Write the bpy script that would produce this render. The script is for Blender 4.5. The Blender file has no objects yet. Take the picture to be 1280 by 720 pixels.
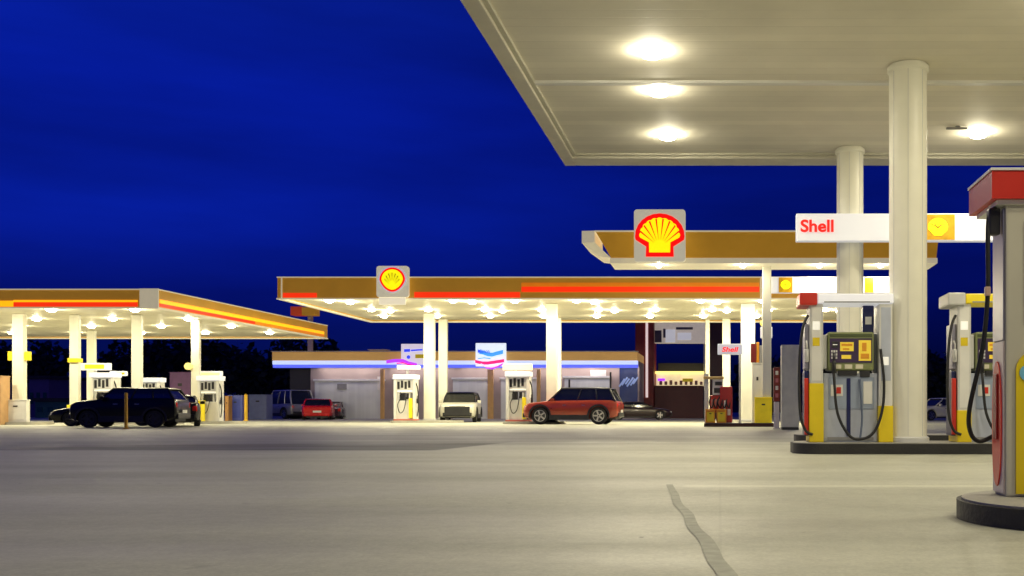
import bpy, bmesh, math, random
from mathutils import Vector, Matrix
random.seed(7)
sc = bpy.context.scene
COL = sc.collection
R = math.radians
F = 1300.0; U0 = 900.0; V0 = 512.0; CH = 0.68      # focal length in pixels, vanishing point, eye height

def PX(u, D): return (u - U0) * D / F
def PZ(v, D): return CH + (V0 - v) * D / F

# ------------------------------------------------------------------ materials
MATS = {}
def mat(name, col, rough=0.5, metal=0.0, emit=None, estr=0.0, var=0.12, scale=3.0, bump=0.0, bscale=40.0, coat=0.0, spec=0.5):
    if name in MATS: return MATS[name]
    m = bpy.data.materials.new(name); m.use_nodes = True
    nt = m.node_tree; b = nt.nodes['Principled BSDF']
    tc = nt.nodes.new('ShaderNodeTexCoord')
    n = nt.nodes.new('ShaderNodeTexNoise'); n.inputs['Scale'].default_value = scale; n.inputs['Detail'].default_value = 6
    nt.links.new(tc.outputs['Object'], n.inputs['Vector'])
    r = nt.nodes.new('ShaderNodeValToRGB')
    r.color_ramp.elements[0].position = 0.3; r.color_ramp.elements[1].position = 0.7
    r.color_ramp.elements[0].color = tuple(c * (1 - var) for c in col) + (1,)
    r.color_ramp.elements[1].color = tuple(min(1, c * (1 + var * 0.6)) for c in col) + (1,)
    nt.links.new(n.outputs['Fac'], r.inputs['Fac']); nt.links.new(r.outputs['Color'], b.inputs['Base Color'])
    b.inputs['Metallic'].default_value = metal
    b.inputs['Specular IOR Level'].default_value = spec
    mr = nt.nodes.new('ShaderNodeMapRange'); mr.inputs['To Min'].default_value = max(0, rough - 0.08); mr.inputs['To Max'].default_value = min(1, rough + 0.1)
    nt.links.new(n.outputs['Fac'], mr.inputs['Value']); nt.links.new(mr.outputs['Result'], b.inputs['Roughness'])
    if coat: b.inputs['Coat Weight'].default_value = coat
    if emit:
        b.inputs['Emission Color'].default_value = tuple(emit) + (1,); b.inputs['Emission Strength'].default_value = estr
    if bump:
        n2 = nt.nodes.new('ShaderNodeTexNoise'); n2.inputs['Scale'].default_value = bscale; n2.inputs['Detail'].default_value = 5
        nt.links.new(tc.outputs['Object'], n2.inputs['Vector'])
        bp = nt.nodes.new('ShaderNodeBump'); bp.inputs['Strength'].default_value = bump; bp.inputs['Distance'].default_value = 0.02
        nt.links.new(n2.outputs['Fac'], bp.inputs['Height']); nt.links.new(bp.outputs['Normal'], b.inputs['Normal'])
    MATS[name] = m
    return m

def plank_mat(name, col, axis='Y', period=0.3, rough=0.38, depth=0.6):
    """metal decking: narrow grooves every `period` metres, faint tone change per plank"""
    m = bpy.data.materials.new(name); m.use_nodes = True
    nt = m.node_tree; b = nt.nodes['Principled BSDF']; N = nt.nodes.new; L = nt.links.new
    tc = N('ShaderNodeTexCoord'); sp = N('ShaderNodeSeparateXYZ'); L(tc.outputs['Object'], sp.inputs[0])
    dv = N('ShaderNodeMath'); dv.operation = 'DIVIDE'; dv.inputs[1].default_value = period; L(sp.outputs[axis], dv.inputs[0])
    fr = N('ShaderNodeMath'); fr.operation = 'FRACT'; L(dv.outputs[0], fr.inputs[0])
    fl = N('ShaderNodeMath'); fl.operation = 'FLOOR'; L(dv.outputs[0], fl.inputs[0])
    wn = N('ShaderNodeTexWhiteNoise'); wn.noise_dimensions = '1D'; L(fl.outputs[0], wn.inputs['W'])
    cr = N('ShaderNodeValToRGB'); e = cr.color_ramp.elements
    e[0].position = 0; e[0].color = (0.25, 0.25, 0.25, 1); e[1].position = 0.05; e[1].color = (1, 1, 1, 1)
    x = e.new(0.95); x.color = (1, 1, 1, 1); x = e.new(1.0); x.color = (0.25, 0.25, 0.25, 1)
    L(fr.outputs[0], cr.inputs['Fac'])
    ns = N('ShaderNodeTexNoise'); ns.inputs['Scale'].default_value = 0.7; ns.inputs['Detail'].default_value = 7
    L(tc.outputs['Object'], ns.inputs['Vector'])
    a = N('ShaderNodeMapRange'); a.inputs['To Min'].default_value = 0.93; a.inputs['To Max'].default_value = 1.03; L(wn.outputs['Value'], a.inputs['Value'])
    a2 = N('ShaderNodeMapRange'); a2.inputs['From Min'].default_value = 0.3; a2.inputs['From Max'].default_value = 0.7
    a2.inputs['To Min'].default_value = 0.9; a2.inputs['To Max'].default_value = 1.05; L(ns.outputs['Fac'], a2.inputs['Value'])
    a3 = N('ShaderNodeMapRange'); a3.inputs['To Min'].default_value = 0.86; a3.inputs['To Max'].default_value = 1.0; L(cr.outputs['Color'], a3.inputs['Value'])
    p = N('ShaderNodeMath'); p.operation = 'MULTIPLY'; L(a.outputs[0], p.inputs[0]); L(a2.outputs[0], p.inputs[1])
    p2 = N('ShaderNodeMath'); p2.operation = 'MULTIPLY'; L(p.outputs[0], p2.inputs[0]); L(a3.outputs[0], p2.inputs[1])
    vm = N('ShaderNodeVectorMath'); vm.operation = 'SCALE'; vm.inputs[0].default_value = col; L(p2.outputs[0], vm.inputs['Scale'])
    L(vm.outputs[0], b.inputs['Base Color'])
    bp = N('ShaderNodeBump'); bp.inputs['Strength'].default_value = depth; bp.inputs['Distance'].default_value = 0.012
    L(cr.outputs['Color'], bp.inputs['Height']); L(bp.outputs['Normal'], b.inputs['Normal'])
    b.inputs['Roughness'].default_value = rough
    return m

WHITE = mat('white_paint', (0.78, 0.77, 0.72), 0.35, var=0.05)
CREAM = mat('cream_column', (0.84, 0.82, 0.69), 0.42, var=0.07, scale=1.4, bump=0.05)
GREYW = mat('grey_white_metal', (0.62, 0.62, 0.6), 0.4, var=0.08)
GREY = mat('mid_grey', (0.30, 0.30, 0.30), 0.45)
LILAC = mat('lilac_grey_metal', (0.34, 0.33, 0.40), 0.3, metal=0.3)
PALEBLUE = mat('pale_blue_grey', (0.50, 0.54, 0.64), 0.3)
BEIGE = mat('beige_grey_metal', (0.56, 0.54, 0.43), 0.5, var=0.08, scale=1.5)
DARK = mat('dark_plastic', (0.02, 0.02, 0.022), 0.4)
RUBBER = mat('black_rubber', (0.012, 0.012, 0.013), 0.6)
TYRE = mat('tyre_rubber', (0.015, 0.015, 0.016), 0.8, bump=0.2)
GLASS = mat('dark_car_glass', (0.012, 0.014, 0.018), 0.06, spec=0.8)
CHROME = mat('bright_metal', (0.62, 0.62, 0.62), 0.22, metal=1.0)
YEL = mat('signal_yellow', (0.82, 0.62, 0.01), 0.4, var=0.08)
YEL_GLOW = mat('yellow_painted_glow', (0.85, 0.68, 0.02), 0.4, emit=(1.0, 0.72, 0.0), estr=0.12)  # slight glow put into the yellow of bins, guards and beams
YEL_S = mat('yellow_sign_square', (0.70, 0.38, 0.01), 0.4, emit=(1.0, 0.5, 0.0), estr=0.08, var=.3, scale=6)
RED = mat('signal_red', (0.62, 0.03, 0.015), 0.35, var=0.08)
ORANGE = mat('orange_plastic', (0.80, 0.33, 0.015), 0.45)
NAVY = mat('navy_panel', (0.012, 0.018, 0.10), 0.3)
GREEN = mat('olive_green_bezel', (0.22, 0.25, 0.10), 0.45)
MAROON = mat('maroon_cladding', (0.10, 0.010, 0.012), 0.5, var=0.15)
MAROON2 = mat('red_maroon_cladding', (0.20, 0.012, 0.010), 0.5, var=0.15)
KERB = mat('black_kerb_paint', (0.022, 0.021, 0.020), 0.55, var=0.3, bump=0.3, bscale=30)
KTOP = mat('island_concrete', (0.36, 0.35, 0.31), 0.7, var=0.12, bump=0.3)
GOLD = mat('bronze_gold_fascia', (0.60, 0.33, 0.035), 0.45, var=0.15, scale=0.6, emit=(1.0, 0.46, 0.02), estr=0.15)  # glow put into the fascia colour, as no lamp lights its front
FASWHITE = mat('fascia_white', (0.66, 0.62, 0.50), 0.45, var=0.08)
TRIM_GLOW = mat('trim_painted_glow', (0.66, 0.62, 0.50), 0.45, var=0.08, emit=(1.0, 0.86, 0.50), estr=0.30)  # added glow stands in for lamp light on trims and corner panels
STR_Y = mat('yellow_light_band', (0.9, 0.5, 0.02), 0.4, emit=(1.0, 0.42, 0.0), estr=1.0)
STR_R = mat('red_light_band', (0.8, 0.03, 0.01), 0.4, emit=(1.0, 0.035, 0.0), estr=0.75)
STR_O = mat('orange_light_band', (0.7, 0.28, 0.01), 0.4, emit=(1.0, 0.22, 0.0), estr=0.4)
LED = mat('white_blue_led', (0.6, 0.7, 0.9), 0.4, emit=(0.50, 0.60, 1.0), estr=0.8)
LEDB = mat('blue_led', (0.1, 0.15, 0.7), 0.4, emit=(0.09, 0.12, 0.9), estr=0.8)
LAMP = mat('lamp_lens', (0.9, 0.88, 0.75), 0.4, emit=(1.0, 0.93, 0.68), estr=60.0)
LAMPF = mat('far_lamp_lens', (0.9, 0.88, 0.75), 0.4, emit=(1.0, 0.90, 0.60), estr=55.0)
SIGNW = mat('lit_sign_white', (0.78, 0.78, 0.80), 0.4, emit=(0.95, 0.95, 1.0), estr=0.30, var=0.04)
SIGNG = mat('sign_panel_grey_cream', (0.62, 0.60, 0.50), 0.4, emit=(1.0, 0.90, 0.58), estr=0.34, var=0.1)  # glow raised to lift sign panels that no lamp lights
EM_Y = mat('emblem_yellow', (0.9, 0.85, 0.01), 0.4, emit=(1.0, 0.90, 0.0), estr=0.85, var=0.05)
EM_R = mat('emblem_red', (0.8, 0.01, 0.01), 0.4, emit=(1.0, 0.005, 0.0), estr=0.8)
EM_O = mat('emblem_orange_line', (0.45, 0.25, 0.01), 0.4, emit=(0.5, 0.28, 0.0), estr=0.2)
SCREEN = mat('display_screen', (0.03, 0.025, 0.03), 0.2, emit=(0.1, 0.05, 0.12), estr=0.2)
SCR_Y = mat('display_digits', (0.8, 0.6, 0.05), 0.4, emit=(1.0, 0.68, 0.05), estr=0.22)
SCR_W = mat('display_white', (0.8, 0.8, 0.75), 0.4, emit=(1.0, 0.95, 0.8), estr=0.4)

# ------------------------------------------------------------------ mesh helpers
class MB:
    def __init__(s): s.bm = bmesh.new()
    def box(s, x0, x1, y0, y1, z0, z1, bev=0.0, rot=None):
        vs = [s.bm.verts.new((x, y, z)) for x in (x0, x1) for y in (y0, y1) for z in (z0, z1)]
        f = [(0, 1, 3, 2), (4, 6, 7, 5), (0, 4, 5, 1), (2, 3, 7, 6), (0, 2, 6, 4), (1, 5, 7, 3)]
        fs = [s.bm.faces.new([vs[i] for i in q]) for q in f]
        if rot:
            c = Vector(((x0 + x1) / 2, (y0 + y1) / 2, (z0 + z1) / 2))
            for v in vs: v.co = c + rot @ (v.co - c)
        if bev:
            es = list({e for fc in fs for e in fc.edges})
            bmesh.ops.bevel(s.bm, geom=es, offset=bev, segments=2, affect='EDGES', profile=0.6)
        return s
    def prism(s, pts, a0, a1, axis='Y'):
        """pts: 2D outline; extruded along axis from a0 to a1"""
        def mk(p, a):
            if axis == 'Y': return (p[0], a, p[1])
            if axis == 'X': return (a, p[0], p[1])
            return (p[0], p[1], a)
        A = [s.bm.verts.new(mk(p, a0)) for p in pts]; B = [s.bm.verts.new(mk(p, a1)) for p in pts]
        n = len(pts)
        s.bm.faces.new(A); s.bm.faces.new(B[::-1])
        for i in range(n): s.bm.faces.new((A[i], B[i], B[(i + 1) % n], A[(i + 1) % n]))
        return s
    def cyl(s, cx, cy, z0, z1, r0, r1=None, n=28, axis='Z'):
        r1 = r0 if r1 is None else r1
        def mk(a, r, z):
            x, y = math.cos(a) * r, math.sin(a) * r
            if axis == 'Z': return (cx + x, cy + y, z)
            if axis == 'Y': return (cx + x, z, cy + y)
            return (z, cx + x, cy + y)
        A = [s.bm.verts.new(mk(2 * math.pi * i / n, r0, z0)) for i in range(n)]
        B = [s.bm.verts.new(mk(2 * math.pi * i / n, r1, z1)) for i in range(n)]
        s.bm.faces.new(A[::-1]); s.bm.faces.new(B)
        for i in range(n): s.bm.faces.new((A[i], A[(i + 1) % n], B[(i + 1) % n], B[i]))
        return s
    def lathe(s, cx, cy, prof, n=28):
        """prof: (r, z) from bottom to top, closed ends"""
        rings = [[s.bm.verts.new((cx + math.cos(2 * math.pi * i / n) * r, cy + math.sin(2 * math.pi * i / n) * r, z)) for i in range(n)] for r, z in prof]
        s.bm.faces.new(rings[0][::-1]); s.bm.faces.new(rings[-1])
        for A, B in zip(rings, rings[1:]):
            for i in range(n): s.bm.faces.new((A[i], A[(i + 1) % n], B[(i + 1) % n], B[i]))
        return s
    def tube(s, pts, r, n=10, smooth=6):
        P = [Vector(p) for p in pts]
        if smooth and len(P) > 2:
            Q = []
            for i in range(len(P) - 1):
                p0 = P[max(i - 1, 0)]; p1 = P[i]; p2 = P[i + 1]; p3 = P[min(i + 2, len(P) - 1)]
                for k in range(smooth):
                    t = k / smooth
                    Q.append(0.5 * ((2 * p1) + (p2 - p0) * t + (2 * p0 - 5 * p1 + 4 * p2 - p3) * t * t + (3 * p1 - p0 - 3 * p2 + p3) * t ** 3))
            Q.append(P[-1]); P = Q
        rings = []; up = Vector((0.13, 0.9, 0.2)).normalized()
        for i, p in enumerate(P):
            d = (P[min(i + 1, len(P) - 1)] - P[max(i - 1, 0)]).normalized()
            a = d.cross(up)
            a = a.normalized() if a.length > 1e-4 else Vector((1, 0, 0))
            b = d.cross(a).normalized(); up = -b if False else up
            rings.append([s.bm.verts.new(p + (a * math.cos(2 * math.pi * k / n) + b * math.sin(2 * math.pi * k / n)) * r) for k in range(n)])
        for A, B in zip(rings, rings[1:]):
            for k in range(n): s.bm.faces.new((A[k], A[(k + 1) % n], B[(k + 1) % n], B[k]))
        s.bm.faces.new(rings[0]); s.bm.faces.new(rings[-1][::-1])
        return s
    def loft(s, secs):
        rings = [[s.bm.verts.new(p) for p in q] for q in secs]
        n = len(rings[0])
        for A, B in zip(rings, rings[1:]):
            for k in range(n): s.bm.faces.new((A[k], A[(k + 1) % n], B[(k + 1) % n], B[k]))
        s.bm.faces.new(rings[0][::-1]); s.bm.faces.new(rings[-1])
        return s
    def quad(s, a, b, c, d):
        s.bm.faces.new([s.bm.verts.new(p) for p in (a, b, c, d)]); return s
    def build(s, name, m, parent=None, smooth=False, loc=None, label=None):
        bmesh.ops.recalc_face_normals(s.bm, faces=s.bm.faces)
        me = bpy.data.meshes.new(name); s.bm.to_mesh(me); s.bm.free()
        me.materials.append(m)
        if smooth:
            for p in me.polygons: p.use_smooth = True
            try: me.set_sharp_from_angle(angle=R(35))
            except Exception: pass
        o = bpy.data.objects.new(name, me); COL.objects.link(o)
        if parent is not None: o.parent = parent
        if loc is not None: o.location = loc
        if label: o['label'] = label
        return o

def tag(o, label=None, cat=None, group=None, kind=None):
    if label: o['label'] = label
    if cat: o['category'] = cat
    if group: o['group'] = group
    if kind: o['kind'] = kind
    return o
def thing(name, label, cat, loc=(0, 0, 0), rz=0, group=None):
    o = bpy.data.objects.new(name, None); COL.objects.link(o)
    o.empty_display_size = 0.1; o.location = loc; o.rotation_euler = (0, 0, rz)
    return tag(o, label, cat, group)
def struct(o): o['kind'] = 'structure'; return o

def rrect(x0, x1, y0, y1, r, n=18):
    pts = []
    for cx, cy, a0 in ((x1 - r, y1 - r, 0), (x0 + r, y1 - r, 90), (x0 + r, y0 + r, 180), (x1 - r, y0 + r, 270)):
        for i in range(n + 1):
            a = R(a0 + 90 * i / n); pts.append((cx + r * math.cos(a), cy + r * math.sin(a)))
    return pts

def text_mesh(name, body, size, m, parent, loc, depth=0.01, offset=0.0, shear=0.0, width=None, label=None):
    cu = bpy.data.curves.new(name, 'FONT'); cu.body = body; cu.size = size; cu.extrude = depth; cu.offset = offset * .5; cu.resolution_u = 8; cu.shear = shear
    cu.align_x = 'CENTER'; cu.align_y = 'CENTER'
    tmp = bpy.data.objects.new(name + '_tmp', cu); COL.objects.link(tmp)
    bpy.context.view_layer.update()
    me = bpy.data.meshes.new_from_object(tmp.evaluated_get(bpy.context.evaluated_depsgraph_get()))
    bpy.data.objects.remove(tmp)
    me.materials.clear(); me.materials.append(m); me.name = name
    if width:
        xs = [v.co.x for v in me.vertices]; k = width / (max(xs) - min(xs))
        for v in me.vertices: v.co.x *= k
    o = bpy.data.objects.new(name, me); COL.objects.link(o); o.parent = parent; o.location = loc; o.rotation_euler = (R(90), 0, 0)
    return o

ORD = ['first', 'second', 'third', 'fourth', 'fifth', 'sixth', 'seventh', 'eighth', 'ninth', 'tenth', 'eleventh', 'twelfth']

# ------------------------------------------------------------------ camera, world, sun
cam_d = bpy.data.cameras.new('camera'); cam = bpy.data.objects.new('camera', cam_d); COL.objects.link(cam)
cam_d.sensor_width = 36; cam_d.lens = F / 1280 * 36
cam_d.shift_x = -(U0 - 640) / 1280; cam_d.shift_y = (V0 - 360) / 1280
cam.location = (0, 0, CH); cam.rotation_euler = (R(90), 0, 0)
cam_d.clip_start = 0.05; cam_d.clip_end = 3000
sc.camera = cam

w = bpy.data.worlds.new('World'); sc.world = w; w.use_nodes = True
nt = w.node_tree; N = nt.nodes.new; L = nt.links.new
bg = nt.nodes['Background']
sky = N('ShaderNodeTexSky'); sky.sky_type = 'NISHITA'; sky.sun_disc = False
sky.sun_elevation = R(-4.0); sky.sun_rotation = R(200)
tc = N('ShaderNodeTexCoord'); sp = N('ShaderNodeSeparateXYZ'); L(tc.outputs['Generated'], sp.inputs[0])
cr = N('ShaderNodeValToRGB'); e = cr.color_ramp.elements
e[0].position = 0.0; e[0].color = (0.0006, 0.0015, 0.020, 1)
e[1].position = 1.0; e[1].color = (0.0010, 0.0030, 0.09, 1)
for p, c in ((0.05, (0.0007, 0.0016, 0.055, 1)), (0.10, (0.0008, 0.0022, 0.115, 1)), (0.17, (0.0009, 0.0040, 0.205, 1)), (0.27, (0.0009, 0.0042, 0.235, 1)), (0.38, (0.0010, 0.0042, 0.165, 1))):
    x = e.new(p); x.color = (c[0] * 1.4, c[1] * 2.3, c[2] * 1.2, 1)
L(sp.outputs['Z'], cr.inputs['Fac'])
mp = N('ShaderNodeMapping'); mp.inputs['Scale'].default_value = (1.2, 1.2, 7.0); L(tc.outputs['Generated'], mp.inputs['Vector'])
ns = N('ShaderNodeTexNoise'); ns.inputs['Scale'].default_value = 2.2; ns.inputs['Detail'].default_value = 7; L(mp.outputs[0], ns.inputs['Vector'])
mr = N('ShaderNodeMapRange'); mr.inputs['From Min'].default_value = 0.3; mr.inputs['From Max'].default_value = 0.7
mr.inputs['To Min'].default_value = 0.72; mr.inputs['To Max'].default_value = 1.18; L(ns.outputs['Fac'], mr.inputs['Value'])
vm = N('ShaderNodeVectorMath'); vm.operation = 'SCALE'; L(cr.outputs['Color'], vm.inputs[0]); L(mr.outputs[0], vm.inputs['Scale'])
sk = N('ShaderNodeVectorMath'); sk.operation = 'MULTIPLY'; sk.inputs[1].default_value = (0.01, 0.02, 0.12); L(sky.outputs[0], sk.inputs[0])
ad = N('ShaderNodeVectorMath'); ad.operation = 'ADD'; hx = N('ShaderNodeMapRange'); hx.interpolation_type = 'SMOOTHSTEP'
for k_, v_ in zip(('From Min', 'From Max', 'To Min', 'To Max'), (-0.5, 0.25, 1.22, 0.62)): hx.inputs[k_].default_value = v_
L(sp.outputs['X'], hx.inputs['Value'])
v2 = N('ShaderNodeVectorMath'); v2.operation = 'SCALE'; L(vm.outputs[0], v2.inputs[0]); L(hx.outputs[0], v2.inputs['Scale'])
L(v2.outputs[0], ad.inputs[0]); L(sk.outputs[0], ad.inputs[1])
L(ad.outputs[0], bg.inputs['Color']); bg.inputs['Strength'].default_value = 0.84

sd = bpy.data.lights.new('sun', 'SUN'); so = bpy.data.objects.new('sun', sd); COL.objects.link(so)
sd.energy = 0.012; sd.angle = R(10); sd.color = (0.5, 0.6, 1.0); so.rotation_euler = (R(50), 0, R(20))

# ------------------------------------------------------------------ ground
def ground_mat():
    m = bpy.data.materials.new('forecourt_concrete'); m.use_nodes = True
    nt = m.node_tree; b = nt.nodes['Principled BSDF']; N = nt.nodes.new; L = nt.links.new
    tc = N('ShaderNodeTexCoord')
    def noise(sx, sy, sc_, det=6, rough=0.55):
        mp = N('ShaderNodeMapping'); mp.inputs['Scale'].default_value = (sx, sy, 1); L(tc.outputs['Object'], mp.inputs['Vector'])
        n = N('ShaderNodeTexNoise'); n.inputs['Scale'].default_value = sc_; n.inputs['Detail'].default_value = det; n.inputs['Roughness'].default_value = rough
        L(mp.outputs[0], n.inputs['Vector']); return n.outputs['Fac']
    def rng(src, a, b_, c, d):
        r = N('ShaderNodeMapRange'); r.interpolation_type = 'SMOOTHSTEP'
        for k, v in zip(('From Min', 'From Max', 'To Min', 'To Max'), (a, b_, c, d)): r.inputs[k].default_value = v
        L(src, r.inputs['Value']); return r.outputs[0]
    def mul(x, y):
        k = N('ShaderNodeMath'); k.operation = 'MULTIPLY'; L(x, k.inputs[0])
        if isinstance(y, float): k.inputs[1].default_value = y
        else: L(y, k.inputs[1])
        return k.outputs[0]
    def add(x, y):
        k = N('ShaderNodeMath'); k.operation = 'ADD'; L(x, k.inputs[0])
        if isinstance(y, float): k.inputs[1].default_value = y
        else: L(y, k.inputs[1])
        return k.outputs[0]
    wear = rng(noise(0.05, 0.9, 0.9, 6), 0.3, 0.7, 0.88, 1.07)     # tyre wear drawn out along the drive lanes
    blot = rng(noise(1, 1, 0.30, 9, 0.62), 0.3, 0.72, 0.92, 1.05)
    fine = rng(noise(1, 1, 45, 6, 0.7), 0.3, 0.7, 0.86, 1.10)
    stain = mul(rng(noise(1, 1, 1.9, 3), 0.68, 0.76, 1.0, 0.78), rng(noise(0.35, 1.0, 0.7, 5), 0.58, 0.72, 1.0, 0.90))
    grit = rng(noise(1, 1, 9, 4, 0.75), 0.3, 0.7, 0.90, 1.06)
    drip = rng(noise(1, 1, 5.5, 2), 0.735, 0.76, 1.0, 0.55)
    v = mul(mul(mul(mul(mul(wear, blot), fine), stain), grit), drip)
    # darker band on the left of the forecourt, crisp near edge, fading beyond
    sp = N('ShaderNodeSeparateXYZ'); L(tc.outputs['Object'], sp.inputs[0])
    wob = rng(noise(1, 1, 0.6, 4), 0.3, 0.7, -0.25, 0.25)
    yy = add(sp.outputs['Y'], wob)
    m1 = mul(rng(sp.outputs['Y'], 17.25, 17.45, 0.0, 1.0), rng(yy, 18.6, 23.5, 1.0, 0.0))
    xx = add(add(sp.outputs['X'], mul(sp.outputs['Y'], -0.10)), 1.75)
    m2 = mul(m1, mul(rng(xx, -4.9, -4.6, 1.0, 0.0), rng(sp.outputs['X'], -15.0, -9.6, 0.35, 1.0)))
    patch = rng(m2, 0.0, 1.0, 1.0, 0.22)
    v = mul(v, patch)
    # pale strip along the sawn joint of the near bay
    j = mul(rng(sp.outputs['Y'], 9.10, 9.20, 0.0, 1.0), rng(sp.outputs['Y'], 9.32, 9.42, 1.0, 0.0))
    j = mul(j, rng(sp.outputs['X'], -0.36, -0.28, 0.0, 1.0))
    v = add(v, mul(j, 0.24))
    # slabs
    br = N('ShaderNodeTexBrick'); br.offset = 0.0; br.inputs['Scale'].default_value = 1.0
    br.inputs['Brick Width'].default_value = 13.0; br.inputs['Row Height'].default_value = 4.6; br.inputs['Mortar Size'].default_value = 0.012
    br.inputs['Color1'].default_value = (1, 1, 1, 1); br.inputs['Color2'].default_value = (0.93, 0.93, 0.93, 1); br.inputs['Mortar'].default_value = (0.92, 0.92, 0.92, 1)
    br.inputs['Mortar Smooth'].default_value = 0.6
    L(tc.outputs['Object'], br.inputs['Vector'])
    v = mul(v, br.outputs['Color'])
    vs = N('ShaderNodeVectorMath'); vs.operation = 'SCALE'; vs.inputs[0].default_value = (0.45, 0.452, 0.365); L(v, vs.inputs['Scale'])
    L(vs.outputs[0], b.inputs['Base Color'])
    L(rng(noise(0.3, 1.0, 0.9, 5), 0.3, 0.7, 0.46, 0.62), b.inputs['Roughness'])
    bp = N('ShaderNodeBump'); bp.inputs['Strength'].default_value = 0.12; bp.inputs['Distance'].default_value = 0.012
    L(noise(1, 1, 55, 7, 0.7), bp.inputs['Height']); L(bp.outputs[0], b.inputs['Normal'])
    return m
g = MB().quad((-700, -60, 0), (700, -60, 0), (700, 1500, 0), (-700, 1500, 0)).build('ground', ground_mat()); struct(g)
# tar-sealed crack in the near bay
TAR = mat('tar_seal', (0.285, 0.295, 0.235), 0.6, var=0.25, scale=10)
def smooth2(P, k=6):
    Q = []
    for i in range(len(P) - 1):
        p0 = P[max(i - 1, 0)]; p1 = P[i]; p2 = P[i + 1]; p3 = P[min(i + 2, len(P) - 1)]
        for j in range(k):
            t = j / k
            Q.append(tuple(0.5 * ((2 * b) + (c - a) * t + (2 * a - 5 * b + 4 * c - d) * t * t + (3 * b - a - 3 * c + d) * t ** 3) for a, b, c, d in zip(p0, p1, p2, p3)))
    return Q + [P[-1]]
pts = [(-0.46, 9.4), (-0.41, 8.9), (-0.36, 8.2), (-0.30, 7.5), (-0.22, 6.8), (-0.16, 6.1), (-0.09, 5.5), (-0.04, 5.0), (0.0, 4.5), (0.05, 4.0), (0.10, 3.3), (0.12, 2.6)]
def crack(pts, w0, w1, z, seed, rag=.35):
    rr = random.Random(seed); mb = MB(); prev = None; P = smooth2(pts, 26)
    a = [rr.uniform(0, 6.28) for _ in range(4)]
    for i, (x, y) in enumerate(P):
        t = i / len(P); base = (w0 + (w1 - w0) * t)
        hl_ = base * (1 + rag * math.sin(i * .31 + a[0]) * .6 + rag * rr.uniform(-.6, .6)); hr_ = base * (1 + rag * math.sin(i * .23 + a[1]) * .6 + rag * rr.uniform(-.6, .6))
        x += .006 * math.sin(i * .11 + a[2])
        cur = (mb.bm.verts.new((x - hl_, y, z)), mb.bm.verts.new((x + hr_, y, z)))
        if prev: mb.bm.faces.new((prev[0], prev[1], cur[1], cur[0]))
        prev = cur
    return mb
mb = crack(pts, .030, .046, .004, 3, .05)
struct(mb.build('ground_crack_seal', TAR))

# ------------------------------------------------------------------ lamps
def lamp(x, y, z, power, label, group, near=False, r=0.2):
    t = thing('canopy_light', label, 'ceiling light', (x, y, z), 0, group)
    n = 24 if near else 14
    MB().cyl(0, 0, -0.006, 0.0, r * 1.22, r * 1.3, n).build('housing', WHITE, t, smooth=True)
    MB().lathe(0, 0, [(r * 0.55, -0.11), (r * 0.88, -0.09), (r * 1.05, -0.05), (r * 1.08, -0.0065)], n).build('lens', LAMP if near else LAMPF, t, smooth=True)
    ld = bpy.data.lights.new('lamp', 'POINT'); ld.shadow_soft_size = .06; ld.energy = power * (0.45 if near else 1.4); ld.color = (1.0, 0.90, 0.67) if near else (1.0, 0.90, 0.62)
    lo = bpy.data.objects.new('lamp', ld); COL.objects.link(lo); lo.parent = t; lo.location = (0, 0, -0.20)
    ld = bpy.data.lights.new('lamp', 'AREA'); ld.shape = 'DISK'; ld.size = r * 1.2; ld.energy = power * (2.15 if near else 2.9); ld.color = (1.0, 0.90, 0.67) if near else (1.0, 0.90, 0.62)
    lo = bpy.data.objects.new('lamp', ld); COL.objects.link(lo); lo.parent = t; lo.location = (0, 0, -0.116)
    return t

# ------------------------------------------------------------------ near canopy
SOF = plank_mat('soffit_planks', (0.86, 0.81, 0.67), 'Y', 0.3, 0.7, 0.3)
SOF2 = plank_mat('soffit_panels_far', (0.84, 0.78, 0.60), 'Y', 0.6, 0.5, 0.3)
XL, XR, YB, YF = -3.38, 15.0, -9.0, 22.7
can = thing('fuel_canopy', 'large cream canopy overhead with ribbed soffit and thick round columns', 'canopy')
MB().box(XL + .26, XR, YB, YF - .66, 6.10, 6.5).build('soffit', SOF, can)
MB().box(XL, XL + .25, YB, YF, 6.0, 6.95, .012).box(XL + .252, XR, YF - .65, YF, 6.003, 6.947, .012).build('fascia', FASWHITE, can)
MB().box(XL + .25, XR, 17.12, 17.26, 6.055, 6.11, .01).build('seam_cover', WHITE, can)
MB().box(XL + .25, XL + .33, YB, YF - .65, 6.05, 6.12, .01).box(XL + .33, XR, YF - .74, YF - .652, 6.05, 6.12, .01).build('trim', BEIGE, can)
MB().box(XL + .02, XR, YB, YF - .02, 6.96, 7.05).build('roof_deck', GREYW, can)
for cx, cy, r in ((2.965, 16.4, .295), (2.70, 21.6, .275), (10.5, 16.4, .295), (10.5, 21.6, .275), (2.9, -3, .295)):
    zb = .17
    c = MB().cyl(cx, cy, zb, 6.10, r, r, 48).build('column', CREAM, can, smooth=True)
    MB().lathe(cx, cy, [(r + .035, zb + .001), (r + .035, zb + .07), (r + .012, zb + .09)], 48).build('base_collar', GREYW, c, smooth=True)
    sm = MB()
    for a in (-148, -100, -52, 40, 130): sm.box(cx + (r + .001) * math.cos(R(a)) - .004, cx + (r + .001) * math.cos(R(a)) + .004, cy + (r + .001) * math.sin(R(a)) - .004, cy + (r + .001) * math.sin(R(a)) + .004, zb + .1, 5.97)
    sm.build('panel_seam', GREYW, c)
    MB().lathe(cx, cy, [(r + .01, 5.98), (r + .03, 6.0), (r + .03, 6.07)], 48).build('top_collar', CREAM, c, smooth=True)
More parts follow.
